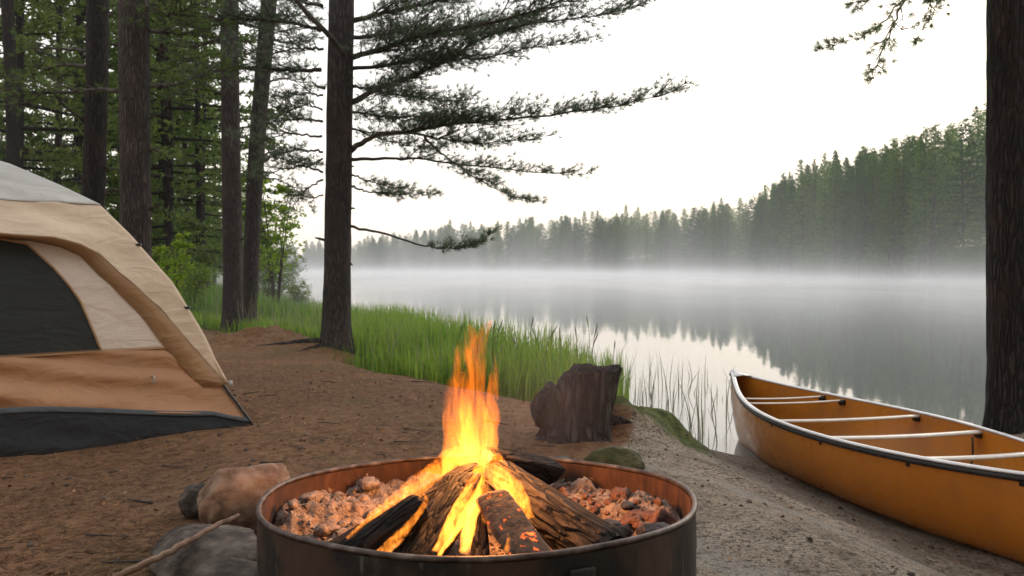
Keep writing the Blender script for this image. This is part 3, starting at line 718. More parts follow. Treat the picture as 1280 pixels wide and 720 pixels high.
# broadleaf shrubs and saplings
def shrub(H, R, nleaf, ll, seed, name='leafy_shrub', stems=6, mat=None):
    r_ = np.random.default_rng(seed); root = empty(name); tb = MB(); nb = MB()
    for i in range(stems):
        az = r_.random() * 6.28; lean = r_.uniform(.1, .55) * R
        P = resample([(0, 0, -.1), (math.cos(az) * lean * .4, math.sin(az) * lean * .4, H * .45), (math.cos(az) * lean, math.sin(az) * lean, H * r_.uniform(.75, 1))], 12)
        V, FL = tube(P, np.linspace(.018, .004, 12), 5, False); tb.add(V, FL)
        for j in range(9):
            k_ = r_.integers(4, 12); a2 = r_.random() * 6.28; l = R * r_.uniform(.3, .8) * (1.1 - k_ / 14)
            e = P[k_] + np.array([math.cos(a2) * l, math.sin(a2) * l, l * .35]); Q = resample([P[k_], (P[k_] + e) / 2 + (0, 0, l * .1), e], 5)
            V, FL = tube(Q, np.linspace(.006, .002, 5), 4, False); tb.add(V, FL)
            m_ = int(nleaf / stems / 9); u = r_.uniform(.2, 1.05, m_)[:, None]
            pos = P[k_] * (1 - u) + e * u + r_.normal(size=(m_, 3)) * l * .18
            V, Fq = leaves(pos, ll, ll * .55, .6); nb.add(V, Fq)
    tb.build('stems', M['limb'], root); nb.build('foliage', mat or M['leaf'], root, False); return root
M['leaf_bright'] = m_leaf('bright_leaves', (.12, .22, .02), (.22, .34, .03), (.32, .42, .05), 2, .55)
sh = [shrub(2.0, 1.0, 2600, .075, 50), shrub(3.2, 1.1, 3200, .075, 51, stems=5), shrub(1.3, .9, 2200, .06, 52), shrub(2.6, .8, 1500, .085, 53, stems=5, mat=M['leaf_bright'])]
shl = [('bright yellow green sapling beside the tent behind the thickest trunk', 212, 9.2, 3, .48), ('leafy shrub in the grass left of the straight pine', 245, 17, 2, 1.1),
       ('tall loose leafed sapling right of the leaning pine', 346, 16, 3, 1.25), ('light green bush at the water behind the leaning pine', 345, 21, 0, .95), ('low bush at the edge of the lake between pines', 372, 22, 2, .8),
       ('round bush deep in the grass between trunks', 228, 22, 0, 1.3), ('bushy shrub under the evergreens left of the straight pine', 262, 24, 0, 1.5), ('tall sapling at the edge of the wood over the lake', 322, 26, 1, 1.25),
       ('low green shrub behind the tent slope', 200, 14, 2, 1.0), ('small dark shrub beyond the tent', 238, 13.5, 2, .7), ('wide shrub at the far edge of the grass', 300, 30, 0, 1.6), ('pale bush by the far water on the left', 338, 34, 0, 1.5), ('round pale bush beyond the reeds on the left shore', 362, 40, 0, 1.3),
       ('bush behind the thickest trunk', 180, 18, 0, 1.3), ('leafy shrub left of the dark pine', 90, 19, 0, 1.6), ('leafy shrub behind the tent roof', 40, 20, 1, 1.4), ('leafy shrub between the two trunks behind the tent', 140, 16, 1, .9)]
for i, (lab, px, D, k_, s) in enumerate(shl):
    put(sh, k_, (px - 640) / F * D, D, s, i * 1.7, lab, 'shrub', 'leafy shrubs along the wood')

# far shore
far = [conifer(18 + 2 * (i % 3), 2.0 + i % 3, 2.5 + .3 * (i % 4), 100, 40, .30, (M['limb'], M['far']), 3, .16, .12, seed=70 + i, pointy=.8 + .12 * (i % 3), limbs=False) for i in range(7)]
SH = LAKE[21:31]     # far shoreline, from far left round to the right
def shore_pt(u):
    seg = np.linalg.norm(np.diff(SH, axis=0), axis=1); cs = np.concatenate([[0], np.cumsum(seg)]); s = u * cs[-1]
    i = min(np.searchsorted(cs, s) - 1 if s > 0 else 0, len(seg) - 1); f = (s - cs[i]) / seg[i]
    p = SH[i] * (1 - f) + SH[i + 1] * f; e = (SH[i + 1] - SH[i]) / seg[i]; return p, np.array([-e[1], e[0]])
def toppx(px): return np.interp(px, [340, 370, 450, 550, 650, 750, 850, 930, 960, 1010, 1070, 1130, 1200, 1230, 1300], [310, 304, 299, 286, 277, 269, 264, 254, 238, 206, 192, 178, 150, 130, 110])
cnt = 0; r_ = np.random.default_rng(9); rows = []
for k_ in range(900):
    if cnt >= 285: break
    p, nrm = shore_pt(min(.999, (r_.random()**1.0)))
    back = r_.uniform(.5, 9) if cnt < 170 else r_.uniform(6, 26)
    for sgn in (1,):
        q = p - nrm * back
        if lake_sd(np.array([q[0]]), np.array([q[1]]))[0] < 0: q = p + nrm * back
    px = 640 + F * q[0] / q[1]
    if not (345 < px < 1270) or q[1] < 40: continue
    keep = np.clip(q[1] / 330 , .38, 1)
    if px < 930 and r_.random() > .62: continue
    tall_ = r_.random() < .22
    top = toppx(px) + r_.normal() * 3 - tall_ * r_.uniform(6, 16) * (110 / q[1])**.8 + (r_.random()**2) * 30 * (110 / q[1])
    zt = CAMZ + (HOR - top) / F * q[1]; z0 = gz(q[0], q[1])
    proto = far[k_ % 7]; Hp = 18 + 2 * ((k_ % 7) % 3)
    s = (zt - z0) / Hp
    if s < .3: continue
    o_ = put(far, k_, q[0], q[1], 1, r_.random() * 6.28, 'conifer in the misty treeline on the far shore' if px < 940 else 'tall conifer rising from the mist on the right hand shore', 'tree', 'conifers on the far shore left and middle' if px < 940 else 'tall conifers on the right hand shore', z=z0)
    w_ = ((.8 + .35 * s) if s < 1.2 else 1.2) * (.8 if tall_ else 1.1) * (1.25 if px < 930 else 1)
    o_.scale = (w_, w_, s); cnt += 1
# mass of forest behind the first rows
mb = MB(); base_m = far[0].children[0].data if False else None
src = [ch.data for p in far[:4] for ch in p.children if ch.name.startswith('crown')]
arrs = []
for d_ in src:
    v_ = np.empty(len(d_.vertices) * 3, np.float32); d_.vertices.foreach_get('co', v_); v_ = v_.reshape(-1, 3, 3)
    arrs.append(v_[::3])
for k_ in range(420):
    p, nrm = shore_pt(r_.random()); back = r_.uniform(10, 40)
    q = p - nrm * back
    if lake_sd(np.array([q[0]]), np.array([q[1]]))[0] < 0: q = p + nrm * back
    px = 640 + F * q[0] / q[1]
    if not (330 < px < 1290) or q[1] < 60: continue
    top = toppx(px) + 5 + (12 if px > 960 else 0) + r_.random() * 16 * (110 / q[1])**.5
    zt = CAMZ + (HOR - top) / F * q[1]; z0 = gz(q[0], q[1]); s = (zt - z0) / 19; wv = r_.uniform(1.6, 2.3)
    a_ = arrs[k_ % 4].reshape(-1, 3); an = r_.random() * 6.28; ca_, sa_ = math.cos(an), math.sin(an)
    vv = np.stack([(a_[:, 0] * ca_ - a_[:, 1] * sa_) * wv + q[0], (a_[:, 0] * sa_ + a_[:, 1] * ca_) * wv + q[1], a_[:, 2] * s + z0], -1)
    mb.add(vv, np.arange(len(vv)).reshape(-1, 3))
for k_ in range(420):
    p, nrm = shore_pt(r_.random()); back = r_.uniform(.5, 9); q = p - nrm * back
    if lake_sd(np.array([q[0]]), np.array([q[1]]))[0] < 0: q = p + nrm * back
    if not (330 < 640 + F * q[0] / q[1] < 1290) or q[1] < 40: continue
    a_ = arrs[k_ % 4].reshape(-1, 3); z0 = gz(q[0], q[1]); s = r_.uniform(.15, .4); wv = r_.uniform(.7, 1.2)
    mb.add(np.stack([a_[:, 0] * wv + q[0], a_[:, 1] * wv + q[1], (a_[:, 2] - 2) * s + z0], -1), np.arange(len(a_)).reshape(-1, 3))
fo = mb.build('distant_forest', M['far'], None, False); tag(fo, 'dense mass of conifers behind the far shore treeline', 'forest', kind='stuff')

# ------------------------------------------------------------------ grasses and reeds
def blades(x, y, z, h, w, lean, k=4):
    n = len(x); az = rng.random(n) * 6.28; la = rng.normal(size=n) * lean + lean * .5; wa = rng.random(n) * 6.28
    u = np.linspace(0, 1, k)
    bx = x[:, None] + np.cos(az)[:, None] * (la * h)[:, None] * u**2; by = y[:, None] + np.sin(az)[:, None] * (la * h)[:, None] * u**2
    bz = z[:, None] + h[:, None] * u * (1 - .25 * (la**2)[:, None] * u)
    ww = w[:, None] * (1 - u**1.6) * .5 + .0006
    dx = np.cos(wa)[:, None] * ww; dy = np.sin(wa)[:, None] * ww
    L = np.stack([bx - dx, by - dy, bz], -1); R = np.stack([bx + dx, by + dy, bz], -1)
    V = np.stack([L, R], 2).reshape(-1, 3)     # n,k,2
    b = (np.arange(n) * k * 2)[:, None] + (np.arange(k - 1) * 2)[None, :]
    Fq = np.stack([b, b + 1, b + 3, b + 2], -1).reshape(-1, 4)
    return V, Fq
def scatter(n, x0, x1, y0, y1, fn):
    x = rng.uniform(x0, x1, n); y = y0 + (y1 - y0) * rng.random(n)**1.3; p = fn(x, y); m_ = rng.random(n) < p; return x[m_], y[m_]
OUT_Y = [5.6, 6.6, 7.4, 8.3, 10, 13, 18, 28, 40]; OUT_X = [.5, .85, 1.0, .75, .05, -1.15, -3.3, -7.5, -11.5]
def reed_p(x, y):
    gp = np.interp(y, [4.6, 6.2, 6.7, 8.3, 11.4, 13.5, 20, 60], [5, .28, -.45, -1.45, -3.9, -6.3, -14, -60])
    out = np.interp(y, OUT_Y, OUT_X)
    return sstep(-.1, .25, x - gp + fbm(x * 1.5, y * 1.5, 3) * .5) * sstep(.12, -.12, x - out + fbm(x * 3, y * 3, 2) * .35) * np.clip(.55 + fbm(x * 1.1, y * 1.1, 3) * 1.1, .08, 1)
x, y = scatter(80000, -5, 1.2, 6.0, 15, reed_p)
sdp = lake_sd(x, y); hgt = (.18 + .42 * sstep(1.3, -.2, sdp)) * (1 - .25 * sstep(.3, .9, x)) * rng.uniform(.45, 1.15, len(x))
z = np.maximum(height(x, y), WATER - .05)
V, Fq = blades(x, y, z, hgt, np.full(len(x), .014) * rng.uniform(.6, 1.5, len(x)) * (1 + (y - 6) * .06), .16)
g1 = mk('reed_bed', V, Fq, M['grass'], None, False); tag(g1, 'bright green sedge and reeds along the shore behind the fire', 'reeds', kind='stuff')
x, y = scatter(70000, -16, -.5, 13, 42, lambda x, y: sstep(-.3, .6, x - np.interp(y, [11, 13.5, 20, 60], [-3.9, -6.6, -15, -60]) + fbm(x, y, 3)) * sstep(.3, -.3, x - np.interp(y, OUT_Y, OUT_X)))
z = np.maximum(height(x, y), WATER - .05)
V, Fq = blades(x, y, z, .45 * rng.uniform(.5, 1.2, len(x)), np.full(len(x), .02), .2)
g2 = mk('meadow_grass', V, Fq, M['grass'], None, False); tag(g2, 'green grass running along the left shore behind the trunks', 'grass', kind='stuff')
# short yellow-green tufts along the path edge
x, y = scatter(26000, -5, .7, 6.0, 12, lambda x, y: np.exp(-((x - np.interp(y, [4.6, 6.2, 6.7, 8.3, 11.4, 13.5], [5, .2, -.55, -1.6, -4.1, -6.3])) / .22)**2) * sstep(-.2, .2, fbm(x * 2.5, y * 2.5, 3)))
V, Fq = blades(x, y, height(x, y), .10 * rng.uniform(.5, 1.3, len(x)), np.full(len(x), .006), .35)
g3 = mk('edge_grass', V, Fq, M['leaf'], None, False); tag(g3, 'short yellow green grass where the bare ground meets the reeds', 'grass', kind='stuff')
# sparse stalks standing in the shallows
def stalk_p(x, y):
    cl_ = sstep(.05, .3, fbm(x * 2.2, y * 1.3, 3)) * .8 + .2
    return cl_ * (lake_sd(x, y) < -.02) * np.exp(-np.maximum(0, x - .9) * .9)
x, y = scatter(3200, .55, 2.0, 5.5, 9.0, lambda x, y: stalk_p(x, y) * .34)
hh = rng.uniform(.12, .5, len(x)) * np.clip(1.25 - (x - .6) * .35, .5, 1.2)
V, Fq = blades(x, y, np.full(len(x), WATER - .05), hh, np.full(len(x), .0075), .16, 5)
g4 = mk('water_reeds', V, Fq, M['reed'], None, False); tag(g4, 'sparse thin reed stalks standing in the shallows beside the stump', 'reeds', kind='stuff')
x, y = scatter(6500, -5, 1.2, 6.0, 15, reed_p)
V, Fq = blades(x, y, np.maximum(height(x, y), WATER - .05), rng.uniform(.2, .62, len(x)), np.full(len(x), .007), .34)
g8 = mk('dead_stems', V, Fq, M['reed'], None, False); tag(g8, 'pale dead stems mixed through the green reeds', 'reeds', kind='stuff')
# seed heads
mb = MB()
for i in range(20):
    t_ = rng.random(); yy = rng.uniform(6.6, 9.2); xx = np.interp(yy, OUT_Y, OUT_X) - rng.uniform(.0, 1.2)
    hb = rng.uniform(.5, .72); P = np.array([[xx, yy, WATER], [xx + rng.normal() * .02, yy, WATER + hb * .7], [xx + rng.normal() * .05, yy, WATER + hb]])
    P = resample(P, 10); rr = np.full(10, .0028); rr[7:] = [.005, .006, .003]
    V, FL = tube(P, rr, 5, False); mb.add(V, FL)
g5 = mb.build('reed_seed_heads', M['reed'], None); tag(g5, 'brown seed heads rising above the green reeds', 'reeds', kind='stuff')

# needle litter, twigs, leaf bits
n = 85000
x = rng.uniform(-3.6, .9, n); y = 1.15 + 6.2 * rng.random(n)**1.4
m_ = (np.hypot(x + .078, y - 1.93) > .52) & (rng.random(n) < np.clip(.6 + fbm(x * 2, y * 2, 3), .1, 1)) & (lake_sd(x, y) > .5) & (x < .42 + .1 * (y - 3) + rng.normal(size=n) * .06) & (abs(x) / y < .75)
x, y = x[m_], y[m_]; n = len(x); z = height(x, y) + .004
az = rng.random(n) * 6.28; L_ = rng.uniform(.018, .05, n); w_ = rng.uniform(.0012, .0026, n)
d = np.stack([np.cos(az), np.sin(az), rng.normal(size=n) * .12], -1); s_ = np.stack([-np.sin(az), np.cos(az), np.zeros(n)], -1)
c0 = np.stack([x, y, z], -1)
V = np.stack([c0 - s_ * w_[:, None], c0 + s_ * w_[:, None], c0 + d * L_[:, None] + s_ * w_[:, None] * .6, c0 + d * L_[:, None] - s_ * w_[:, None] * .6], 1).reshape(-1, 3)
g6 = mk('needle_litter', V, np.arange(n * 4).reshape(-1, 4), M['litter'], None, False); tag(g6, 'fallen brown pine needles covering the camp ground', 'litter', kind='stuff')
x = np.concatenate([rng.uniform(-3.4, .6, 1100), rng.uniform(.45, 2.2, 60)]); y = np.concatenate([1.3 + 6 * rng.random(1100)**1.3, rng.uniform(1.5, 5, 60)])
m_ = (np.hypot(x + .078, y - 1.93) > .52); x, y = x[m_], y[m_]
V, Fq = leaves(np.stack([x, y, height(x, y) + .008], -1), .022, .013, .15)
g7 = mk('leaf_scraps', V, Fq, M['litter'], None, False); tag(g7, 'scraps of dry leaves and bark scattered over the ground', 'litter', kind='stuff')

mbt = MB()
for i in range(70):
    x0, y0 = rng.uniform(-3, .5), 1.4 + 5 * rng.random()**1.2
    if math.hypot(x0 + .078, y0 - 1.93) < .75 or lake_sd(np.array([x0]), np.array([y0]))[0] < .5 or x0 > .3 + .1 * (y0 - 3): continue
    a0 = rng.random() * 6.28; l = rng.uniform(.04, .18); tt = np.linspace(0, l, 6); bend_ = rng.normal() * .25
    q = np.stack([x0 + tt * np.cos(a0) - tt**2 / l * bend_ * np.sin(a0), y0 + tt * np.sin(a0) + tt**2 / l * bend_ * np.cos(a0), 0 * tt], -1); q[:, 2] = height(q[:, 0], q[:, 1]) + .005
    V, FL = tube(q, np.linspace(.0035, .0015, 6) * rng.uniform(.6, 1.4), 6); mbt.add(V, FL)
tw_ = mbt.build('fallen_twigs', M['limb']); tag(tw_, 'thin broken twigs lying on the needle covered ground', 'twigs', kind='stuff')
# pebbles and crumbs of bark
mbp = MB(); np_ = 420
px_ = rng.uniform(-3.2, 2.2, np_); py_ = 1.3 + 5 * rng.random(np_)**1.3; keep_ = (np.hypot(px_ + .078, py_ - 1.93) > .53) & (lake_sd(px_, py_) > .15)
for a0, b0_ in zip(px_[keep_], py_[keep_]):
    sz = rng.uniform(.004, .014); vv = rand_unit(12); 
    th = np.arange(6) / 6 * 6.283 + rng.random(); r0_ = sz * rng.uniform(.7, 1.2, (3, 6)); lev = np.array([-.3, .35, .8]) * sz; sc3 = np.array([1, .9, .45])
    ringp = np.stack([r0_ * np.cos(th) * sc3[:, None], r0_ * np.sin(th) * sc3[:, None], lev[:, None] + 0 * r0_], -1).reshape(-1, 3) + (a0, b0_, gz(a0, b0_))
    mbp.add(ringp, [grid_faces(3, 6, True), np.array([[12, 13, 14, 15, 16, 17]])])
pb = mbp.build('pebbles', M['rock_dark'], None, False); tag(pb, 'small pebbles and bark crumbs on the bare ground', 'pebbles', kind='stuff')

# ------------------------------------------------------------------ tent
TC = np.array([-3.5, 4.42])
tz = [0, .24, .5, .75, 1.0, 1.15, 1.25, 1.36, 1.45, 1.5]; trr = [2.12, 1.94, 1.80, 1.65, 1.43, 1.27, 1.05, .78, .42, 0.0]
def tr_(z): return np.interp(z, tz, trr)
tent_g = gz(-1.45, 4.4)
def tsurf(face, s, z, off=0.0, sag=.06):
    """point on tent wall: face 0 is between the corner by the fire and the corner near the camera"""
    s = np.asarray(s, float); z = np.asarray(z, float); s, z = np.broadcast_arrays(s, z)
    a0 = -face * math.pi / 2; a1 = a0 - math.pi / 2; r = tr_(z)
    c0 = np.array([math.cos(a0), math.sin(a0)]); c1 = np.array([math.cos(a1), math.sin(a1)])
    p = TC + r[..., None] * (c0 * (1 - s[..., None]) + c1 * s[..., None])
    nrm = (c0 + c1) / math.sqrt(2)
    o_ = off - sag * 4 * s * (1 - s) * (r / 2.1)
    # hip: push corners outward as well
    k0 = np.clip(1 - s * 12, 0, 1)[..., None]; k1 = np.clip(s * 12 - 11, 0, 1)[..., None]
    dirn = nrm * (1 - k0 - k1) + c0 * k0 * 1.2 + c1 * k1 * 1.2
    p = p + dirn * o_[..., None]
    zz = z + off * .35 * sstep(.9, 1.4, z) + tent_g
    return np.concatenate([p, zz[..., None]], -1)
def wrinkle(s, z, amp, ph=0):
    a = fbm(s * 3 + ph, z * 3 + ph, 3)
    return amp * np.sin((-s * 15 + z * 19 + a * 2.2 + ph) * 2.0) * (.35 + .65 * sstep(-.1, .3, vnoise(s * 7 + ph, z * 4)))
tent = empty('dome_tent', (TC[0], TC[1], tent_g)); tag(tent, 'beige and brown camping tent with dark mesh door on bare ground', 'tent')
ss = np.concatenate([np.linspace(0, .12, 22), np.linspace(.12, .5, 50)[1:]]); ss = np.concatenate([ss, 1 - ss[::-1][1:]])
def sym(s): return np.minimum(s, 1 - s)
def ztub(s): return .03 + .115 * sstep(0, .38, sym(s)) + .045 * sstep(0, .06, sym(s))
def zfly(s): return np.interp(sym(s), [0, .03, .045, .08, .09, .12, .174, .3, .5], [.22, .44, .61, .80, .90, .945, .975, .99, .995])
def sdoor(z): return np.interp(z, [.4, .42, .666, .83, .945, .97, .985, .99], [.183, .183, .182, .20, .224, .28, .36, .5])
def sheet(name, mat, zlo, zhi, off, nz_=40, amp=0, ph=0, faces=(0, 1, 2, 3), S=ss, sag=.06, thick=.003):
    mbb = MB()
    for f in faces:
        v = np.linspace(0, 1, nz_)[None, :]; S_ = S[:, None]; lo = zlo(S)[:, None] if callable(zlo) else zlo; hi = zhi(S)[:, None] if callable(zhi) else zhi
        Zg = lo + (hi - lo) * v; Sg = S_ + 0 * Zg
        o_ = off(Sg, Zg) if callable(off) else off
        P = tsurf(f, Sg, Zg, 0, sag); 
        w_ = wrinkle(Sg, Zg, amp, ph) * np.minimum(1, sym(Sg) * 14)
        a0 = -f * math.pi / 2 - math.pi / 4; nn = np.array([math.cos(a0), math.sin(a0), .45]); 
        Pf = tsurf(f, Sg, Zg, 1.0, sag) - P
        P = P + Pf * (o_ + w_ if not np.isscalar(o_) else (o_ + w_))[..., None]
        mbb.add(P.reshape(-1, 3), grid_faces(len(S), nz_))
    o_ = mbb.build(name, mat); adopt(tent, o_)
    if thick: md = o_.modifiers.new('thickness', 'SOLIDIFY'); md.thickness = thick; md.offset = 0
    return o_
sheet('floor_tub', M['t_tub'], -.03, lambda s: ztub(s), .008, 14, .006)
sheet('binding', M['t_bind'], lambda s: ztub(s) - .012, lambda s: ztub(s) + .012, .014, 4, .0)
sheet('lower_panel', M['t_brown'], lambda s: ztub(s), .42, .0, 70, .026, 1.3)
sheet('upper_wall', M['t_cream'], .42, 1.1, .0, 50, .004, 4.2)
sheet('seam', M['t_hem'], .414, .426, .006, 4, 0)
sheet('fly', M['t_fly'], zfly, 1.15, lambda s, z: .035 + .075 * sstep(.04, .2, sym(s)) * sstep(1.12, .95, z) + .02 * sstep(.2, .5, z) , 40, .006, 2.2)
sheet('roof_panel', M['t_roof'], 1.15, 1.4999, lambda s, z: .037 + 0 * s + .022, 30, .005, 6)
# the tan hem under the arched awning
mbb = MB()
for f in range(4):
    S_ = ss; z_ = zfly(S_); P0 = tsurf(f, S_, z_, .0); Pf = tsurf(f, S_, z_, 1.0) - P0
    off = .035 + .075 * sstep(.04, .2, sym(S_)) * sstep(1.12, .95, z_) + .02 * sstep(.2, .5, z_)
    A_ = P0 + Pf * off[:, None] + np.array([0, 0, -.002])
    S2 = np.where(S_ < .5, np.minimum(S_ + .035, .5), np.maximum(S_ - .035, .5)); z2 = z_ - .012
    B_ = tsurf(f, S2, z2, .006)
    G = np.stack([A_, A_ * .65 + B_ * .35 - np.array([0, 0, .006]), B_], 1); mbb.add(G.reshape(-1, 3), grid_faces(len(S_), 3))
o = mbb.build('awning_hem', M['t_hem']); adopt(tent, o); md = o.modifiers.new('t', 'SOLIDIFY'); md.thickness = .003
# door screens
for f in (0, 2):
    zr = np.concatenate([np.linspace(.43, .9, 24), np.linspace(.9, .988, 18)[1:]]); sl = sdoor(zr)[:, None]; v = np.linspace(0, 1, 40)[None]
    Sg = sl + (1 - 2 * sl) * v; Zg = zr[:, None] + 0 * v
    P = tsurf(f, Sg, Zg, .014); o = mk('door_screen', P.reshape(-1, 3), grid_faces(len(zr), 40), M['t_mesh']); adopt(tent, o)
    e = np.concatenate([tsurf(f, sdoor(zr), zr, .016), tsurf(f, 1 - sdoor(zr), zr, .016)[::-1]])
    V, FL = tube(e, .006, 6); o = mk('door_binding', V, FL, M['t_hem']); adopt(tent, o)
# hip poles
for f in range(4):
    zz = np.concatenate([np.linspace(-.01, 1.15, 26), [1.25, 1.36, 1.45]]); P = tsurf(f, np.zeros(len(zz)), zz, .012); P[:, :2] = P[:, :2]
    lo_ = zz < .24
    V, FL = tube(np.vstack([P[lo_], tsurf(f, np.zeros(1), np.array([.24]), .012)]), .0075, 8); o = mk('pole', V, FL, M['pole']); adopt(tent, o)
    z3 = np.concatenate([np.linspace(.225, 1.15, 40), [1.2, 1.25, 1.3, 1.36, 1.42, 1.47]]); P3 = tsurf(f, np.zeros(len(z3)), z3, .036)
    V, FL = tube(P3, .010, 10); o = mk('pole_sleeve', V, FL, M['t_fly']); adopt(tent, o)
    for zc in (.22, .62, .95):
        c_ = tsurf(f, np.array([0.]), np.array([zc]), .05)[0]
        V, FL = box(c_, (.03, .03, .012) if zc > .3 else (.016, .016, .03)); o = mk('pole_clip', V, FL, M['pole'] if zc > .3 else M['peg'], smooth=False); adopt(tent, o)
cc = tsurf(0, np.array([.115]), np.array([.27]), .02)[0]
a = np.linspace(0, 6.28, 20); ringv = cc + .018 * np.stack([np.cos(a) * .7, -np.cos(a) * .7, np.sin(a)], -1)
V, FL = tube(ringv, .004, 6); o = mk('toggle_loop', V, FL, M['peg']); adopt(tent, o)

# ------------------------------------------------------------------ canoe
can = empty('canoe', (cbow[0] + cdir[0] * 1.6, cbow[1] + cdir[1] * 1.6, -.385)); tag(can, 'amber orange canoe with silver rails, bow in the water', 'canoe')
CL, CB = 3.2, .893
cn_ = np.array([-cdir[1], cdir[0]])
def cw(s): return np.maximum(CB / 2 * np.sin(np.pi * np.clip(s / CL, 0, 1))**1.05, .006)
def cg(s): return CAMZ - .7736 + (.07) * np.abs(1 - 2 * s / CL)**2.9
def ck(s):
    base = -.325 - .075 * sstep(1.7, 0, s)
    e = np.minimum(s, CL - s); u = np.clip(e / .24, 0, 1); f = 1 - np.sqrt(1 - (1 - u)**2)
    return base + (cg(s) - base) * f * .999
st = np.concatenate([[0, .003, .008, .016, .03, .05, .08, .12, .17, .24], np.linspace(.32, CL - .32, 40), CL - np.array([.24, .17, .12, .08, .05, .03, .016, .008, .003, 0])])
def cpt(s, lat, z):
    s, lat, z = np.broadcast_arrays(s, lat, z)
    p = cbow + s[..., None] * cdir + lat[..., None] * cn_; return np.concatenate([p, z[..., None]], -1)
def hullgrid(inset, kk=17, ztop=0):
    ph = np.linspace(-1, 1, 2 * kk - 1); a = np.abs(ph)
    s_ = st[:, None]; w = np.maximum(cw(s_) - inset, .002); g = cg(s_) - ztop; k_ = np.minimum(ck(s_) + inset, g)
    # flare exponent: rounder amidships, V at the ends
    e = .42 + .5 * np.clip(1 - np.minimum(s_, CL - s_) / .9, 0, 1)
    lat = np.sign(ph)[None] * w * np.sin(a[None] * math.pi / 2)**(e * 1.15)
    z_ = g - (g - k_) * np.cos(a[None] * math.pi / 2)**1.15
    return cpt(s_ + 0 * lat, lat, z_), 2 * kk - 1
G, m_ = hullgrid(0); o = mk('hull', G.reshape(-1, 3), grid_faces(len(st), m_), M['hull']); adopt(can, o)
G, m_ = hullgrid(.009, ztop=.002); o = mk('hull_interior', G.reshape(-1, 3), grid_faces(len(st), m_)[:, ::-1], M['hull']); adopt(can, o)
for sg in (-1, 1):
    s_ = np.linspace(.0, CL, 90); P = cpt(s_, sg * (cw(s_) + .001), cg(s_) + .004)
    V, FL = tube(P, .0125, 10, squash=(1.15, .62)); o = mk('gunwale', V, FL, M['alu']); adopt(can, o)
    P = cpt(s_, sg * (cw(s_) + .007), cg(s_) - .014)
    V, FL = tube(P, .012, 8, squash=(.75, 1)); o = mk('rub_strip', V, FL, M['rubber']); adopt(can, o)
for s0, end in ((0, 1), (CL, -1)):     # end decks and stem bands
    q = np.array([0, .02, .05, .09, .13, .17]); sv = s0 + end * q; wv = cw(sv)
    V = np.concatenate([cpt(sv, -wv, cg(sv) + .009), cpt(sv, 0 * wv, cg(sv) + .016), cpt(sv, wv, cg(sv) + .009)]).reshape(3, 6, 3).transpose(1, 0, 2)
    o = mk('end_deck', V.reshape(-1, 3), grid_faces(6, 3), M['alu']); adopt(can, o); md = o.modifiers.new('t', 'SOLIDIFY'); md.thickness = .004
    sv = s0 + end * np.array([.0, .0, .002, .006, .014, .03, .06, .1, .16, .24]); zz = ck(sv); zz[0] = cg(s0) + .012
    P = cpt(sv - end * .004, 0 * sv, zz - .004); V, FL = tube(resample(P, 30), .0095, 8); o = mk('stem_band', V, FL, M['alu']); adopt(can, o)
for sc_, wd_ in ((.70, .014), (.84, .014), (1.37, .022), (1.83, .026), (2.32, .026), (2.75, .02)):
    w = cw(np.array([sc_]))[0]; z_ = cg(np.array([sc_]))[0] - .022
    u = np.linspace(-1, 1, 13); P = cpt(sc_ + 0 * u, u * (w - .004), z_ + .008 * u**2)
    V, FL = tube(P, wd_ * 1.1, 10, squash=(.95, .34)); o = mk('thwart', V, FL, M['thwart']); adopt(can, o)
    for sg in (-1, 1):
        c_ = cpt(np.array([sc_]), np.array([sg * (w - .016)]), np.array([z_ - .004]))[0]
        V, FL = box(c_, (.028, .04, .03)); o = mk('thwart_bracket', V, FL, M['rubber'], smooth=False); adopt(can, o)
# portage strap hanging from the third thwart
P = resample([cpt(np.array([1.86]), np.array([.36]), np.array([cg(np.array([1.86]))[0] - .03]))[0], cpt(np.array([1.87]), np.array([.35]), np.array([-.12]))[0], cpt(np.array([1.88]), np.array([.30]), np.array([-.2]))[0]], 10)
V, FL = tube(P, .006, 6, squash=(1.6, .5)); o = mk('hanging_strap', V, FL, M['rubber']); adopt(can, o)

# ------------------------------------------------------------------ fire ring
RC = np.array([-.078, 1.925]); RR = .492; RZ = .272; ring_g = gz(RC[0], RC[1])
def rimz(y): return .284 - .042 * (y - 1.925)
ring = empty('fire_ring', (RC[0], RC[1], 0)); tag(ring, 'round rusty steel fire ring holding the burning logs', 'fire ring')
a = np.linspace(0, 2 * np.pi, 129)[:-1]
def ringpts(r, z=None, dz=0):
    rr = r * (1 + .006 * np.sin(3 * a + 1) + .003 * np.sin(7 * a))
    x = RC[0] + rr * np.cos(a) * 1.0; y = RC[1] + rr * np.sin(a)
    zz = rimz(y) + .002 * np.sin(a * 5) + dz if z is None else z + 0 * a
    return np.stack([x, y, zz], -1)
lv = np.linspace(0, 1, 16)
def wallmesh(r, top_dz):
    T = ringpts(r, None, top_dz); Bt = ringpts(r, -.03)
    G = Bt[None] * (1 - lv[:, None, None]) + T[None] * lv[:, None, None]
    rad = (G[..., :2] - RC); nrm = rad / np.linalg.norm(rad, axis=-1, keepdims=True)
    dent = .004 * fbm(np.cos(a)[None] * 5 + 9, np.sin(a)[None] * 5 + lv[:, None] * 3, 3)
    G[..., :2] += nrm * dent[..., None]; return G
G = wallmesh(RR, -.006); o1 = mk('outer_wall', G.reshape(-1, 3), grid_faces(16, 128, True), M['ring_out']); adopt(ring, o1)
G = wallmesh(RR - .007, -.006); o2 = mk('inner_wall', G.reshape(-1, 3), grid_faces(16, 128, True)[:, ::-1], M['ring_in']); adopt(ring, o2)
Pm = ringpts(RR - .0035, None, 0); kq = 8; aa = np.arange(kq) / kq * 2 * np.pi
nr = np.stack([np.cos(a), np.sin(a), 0 * a], -1)
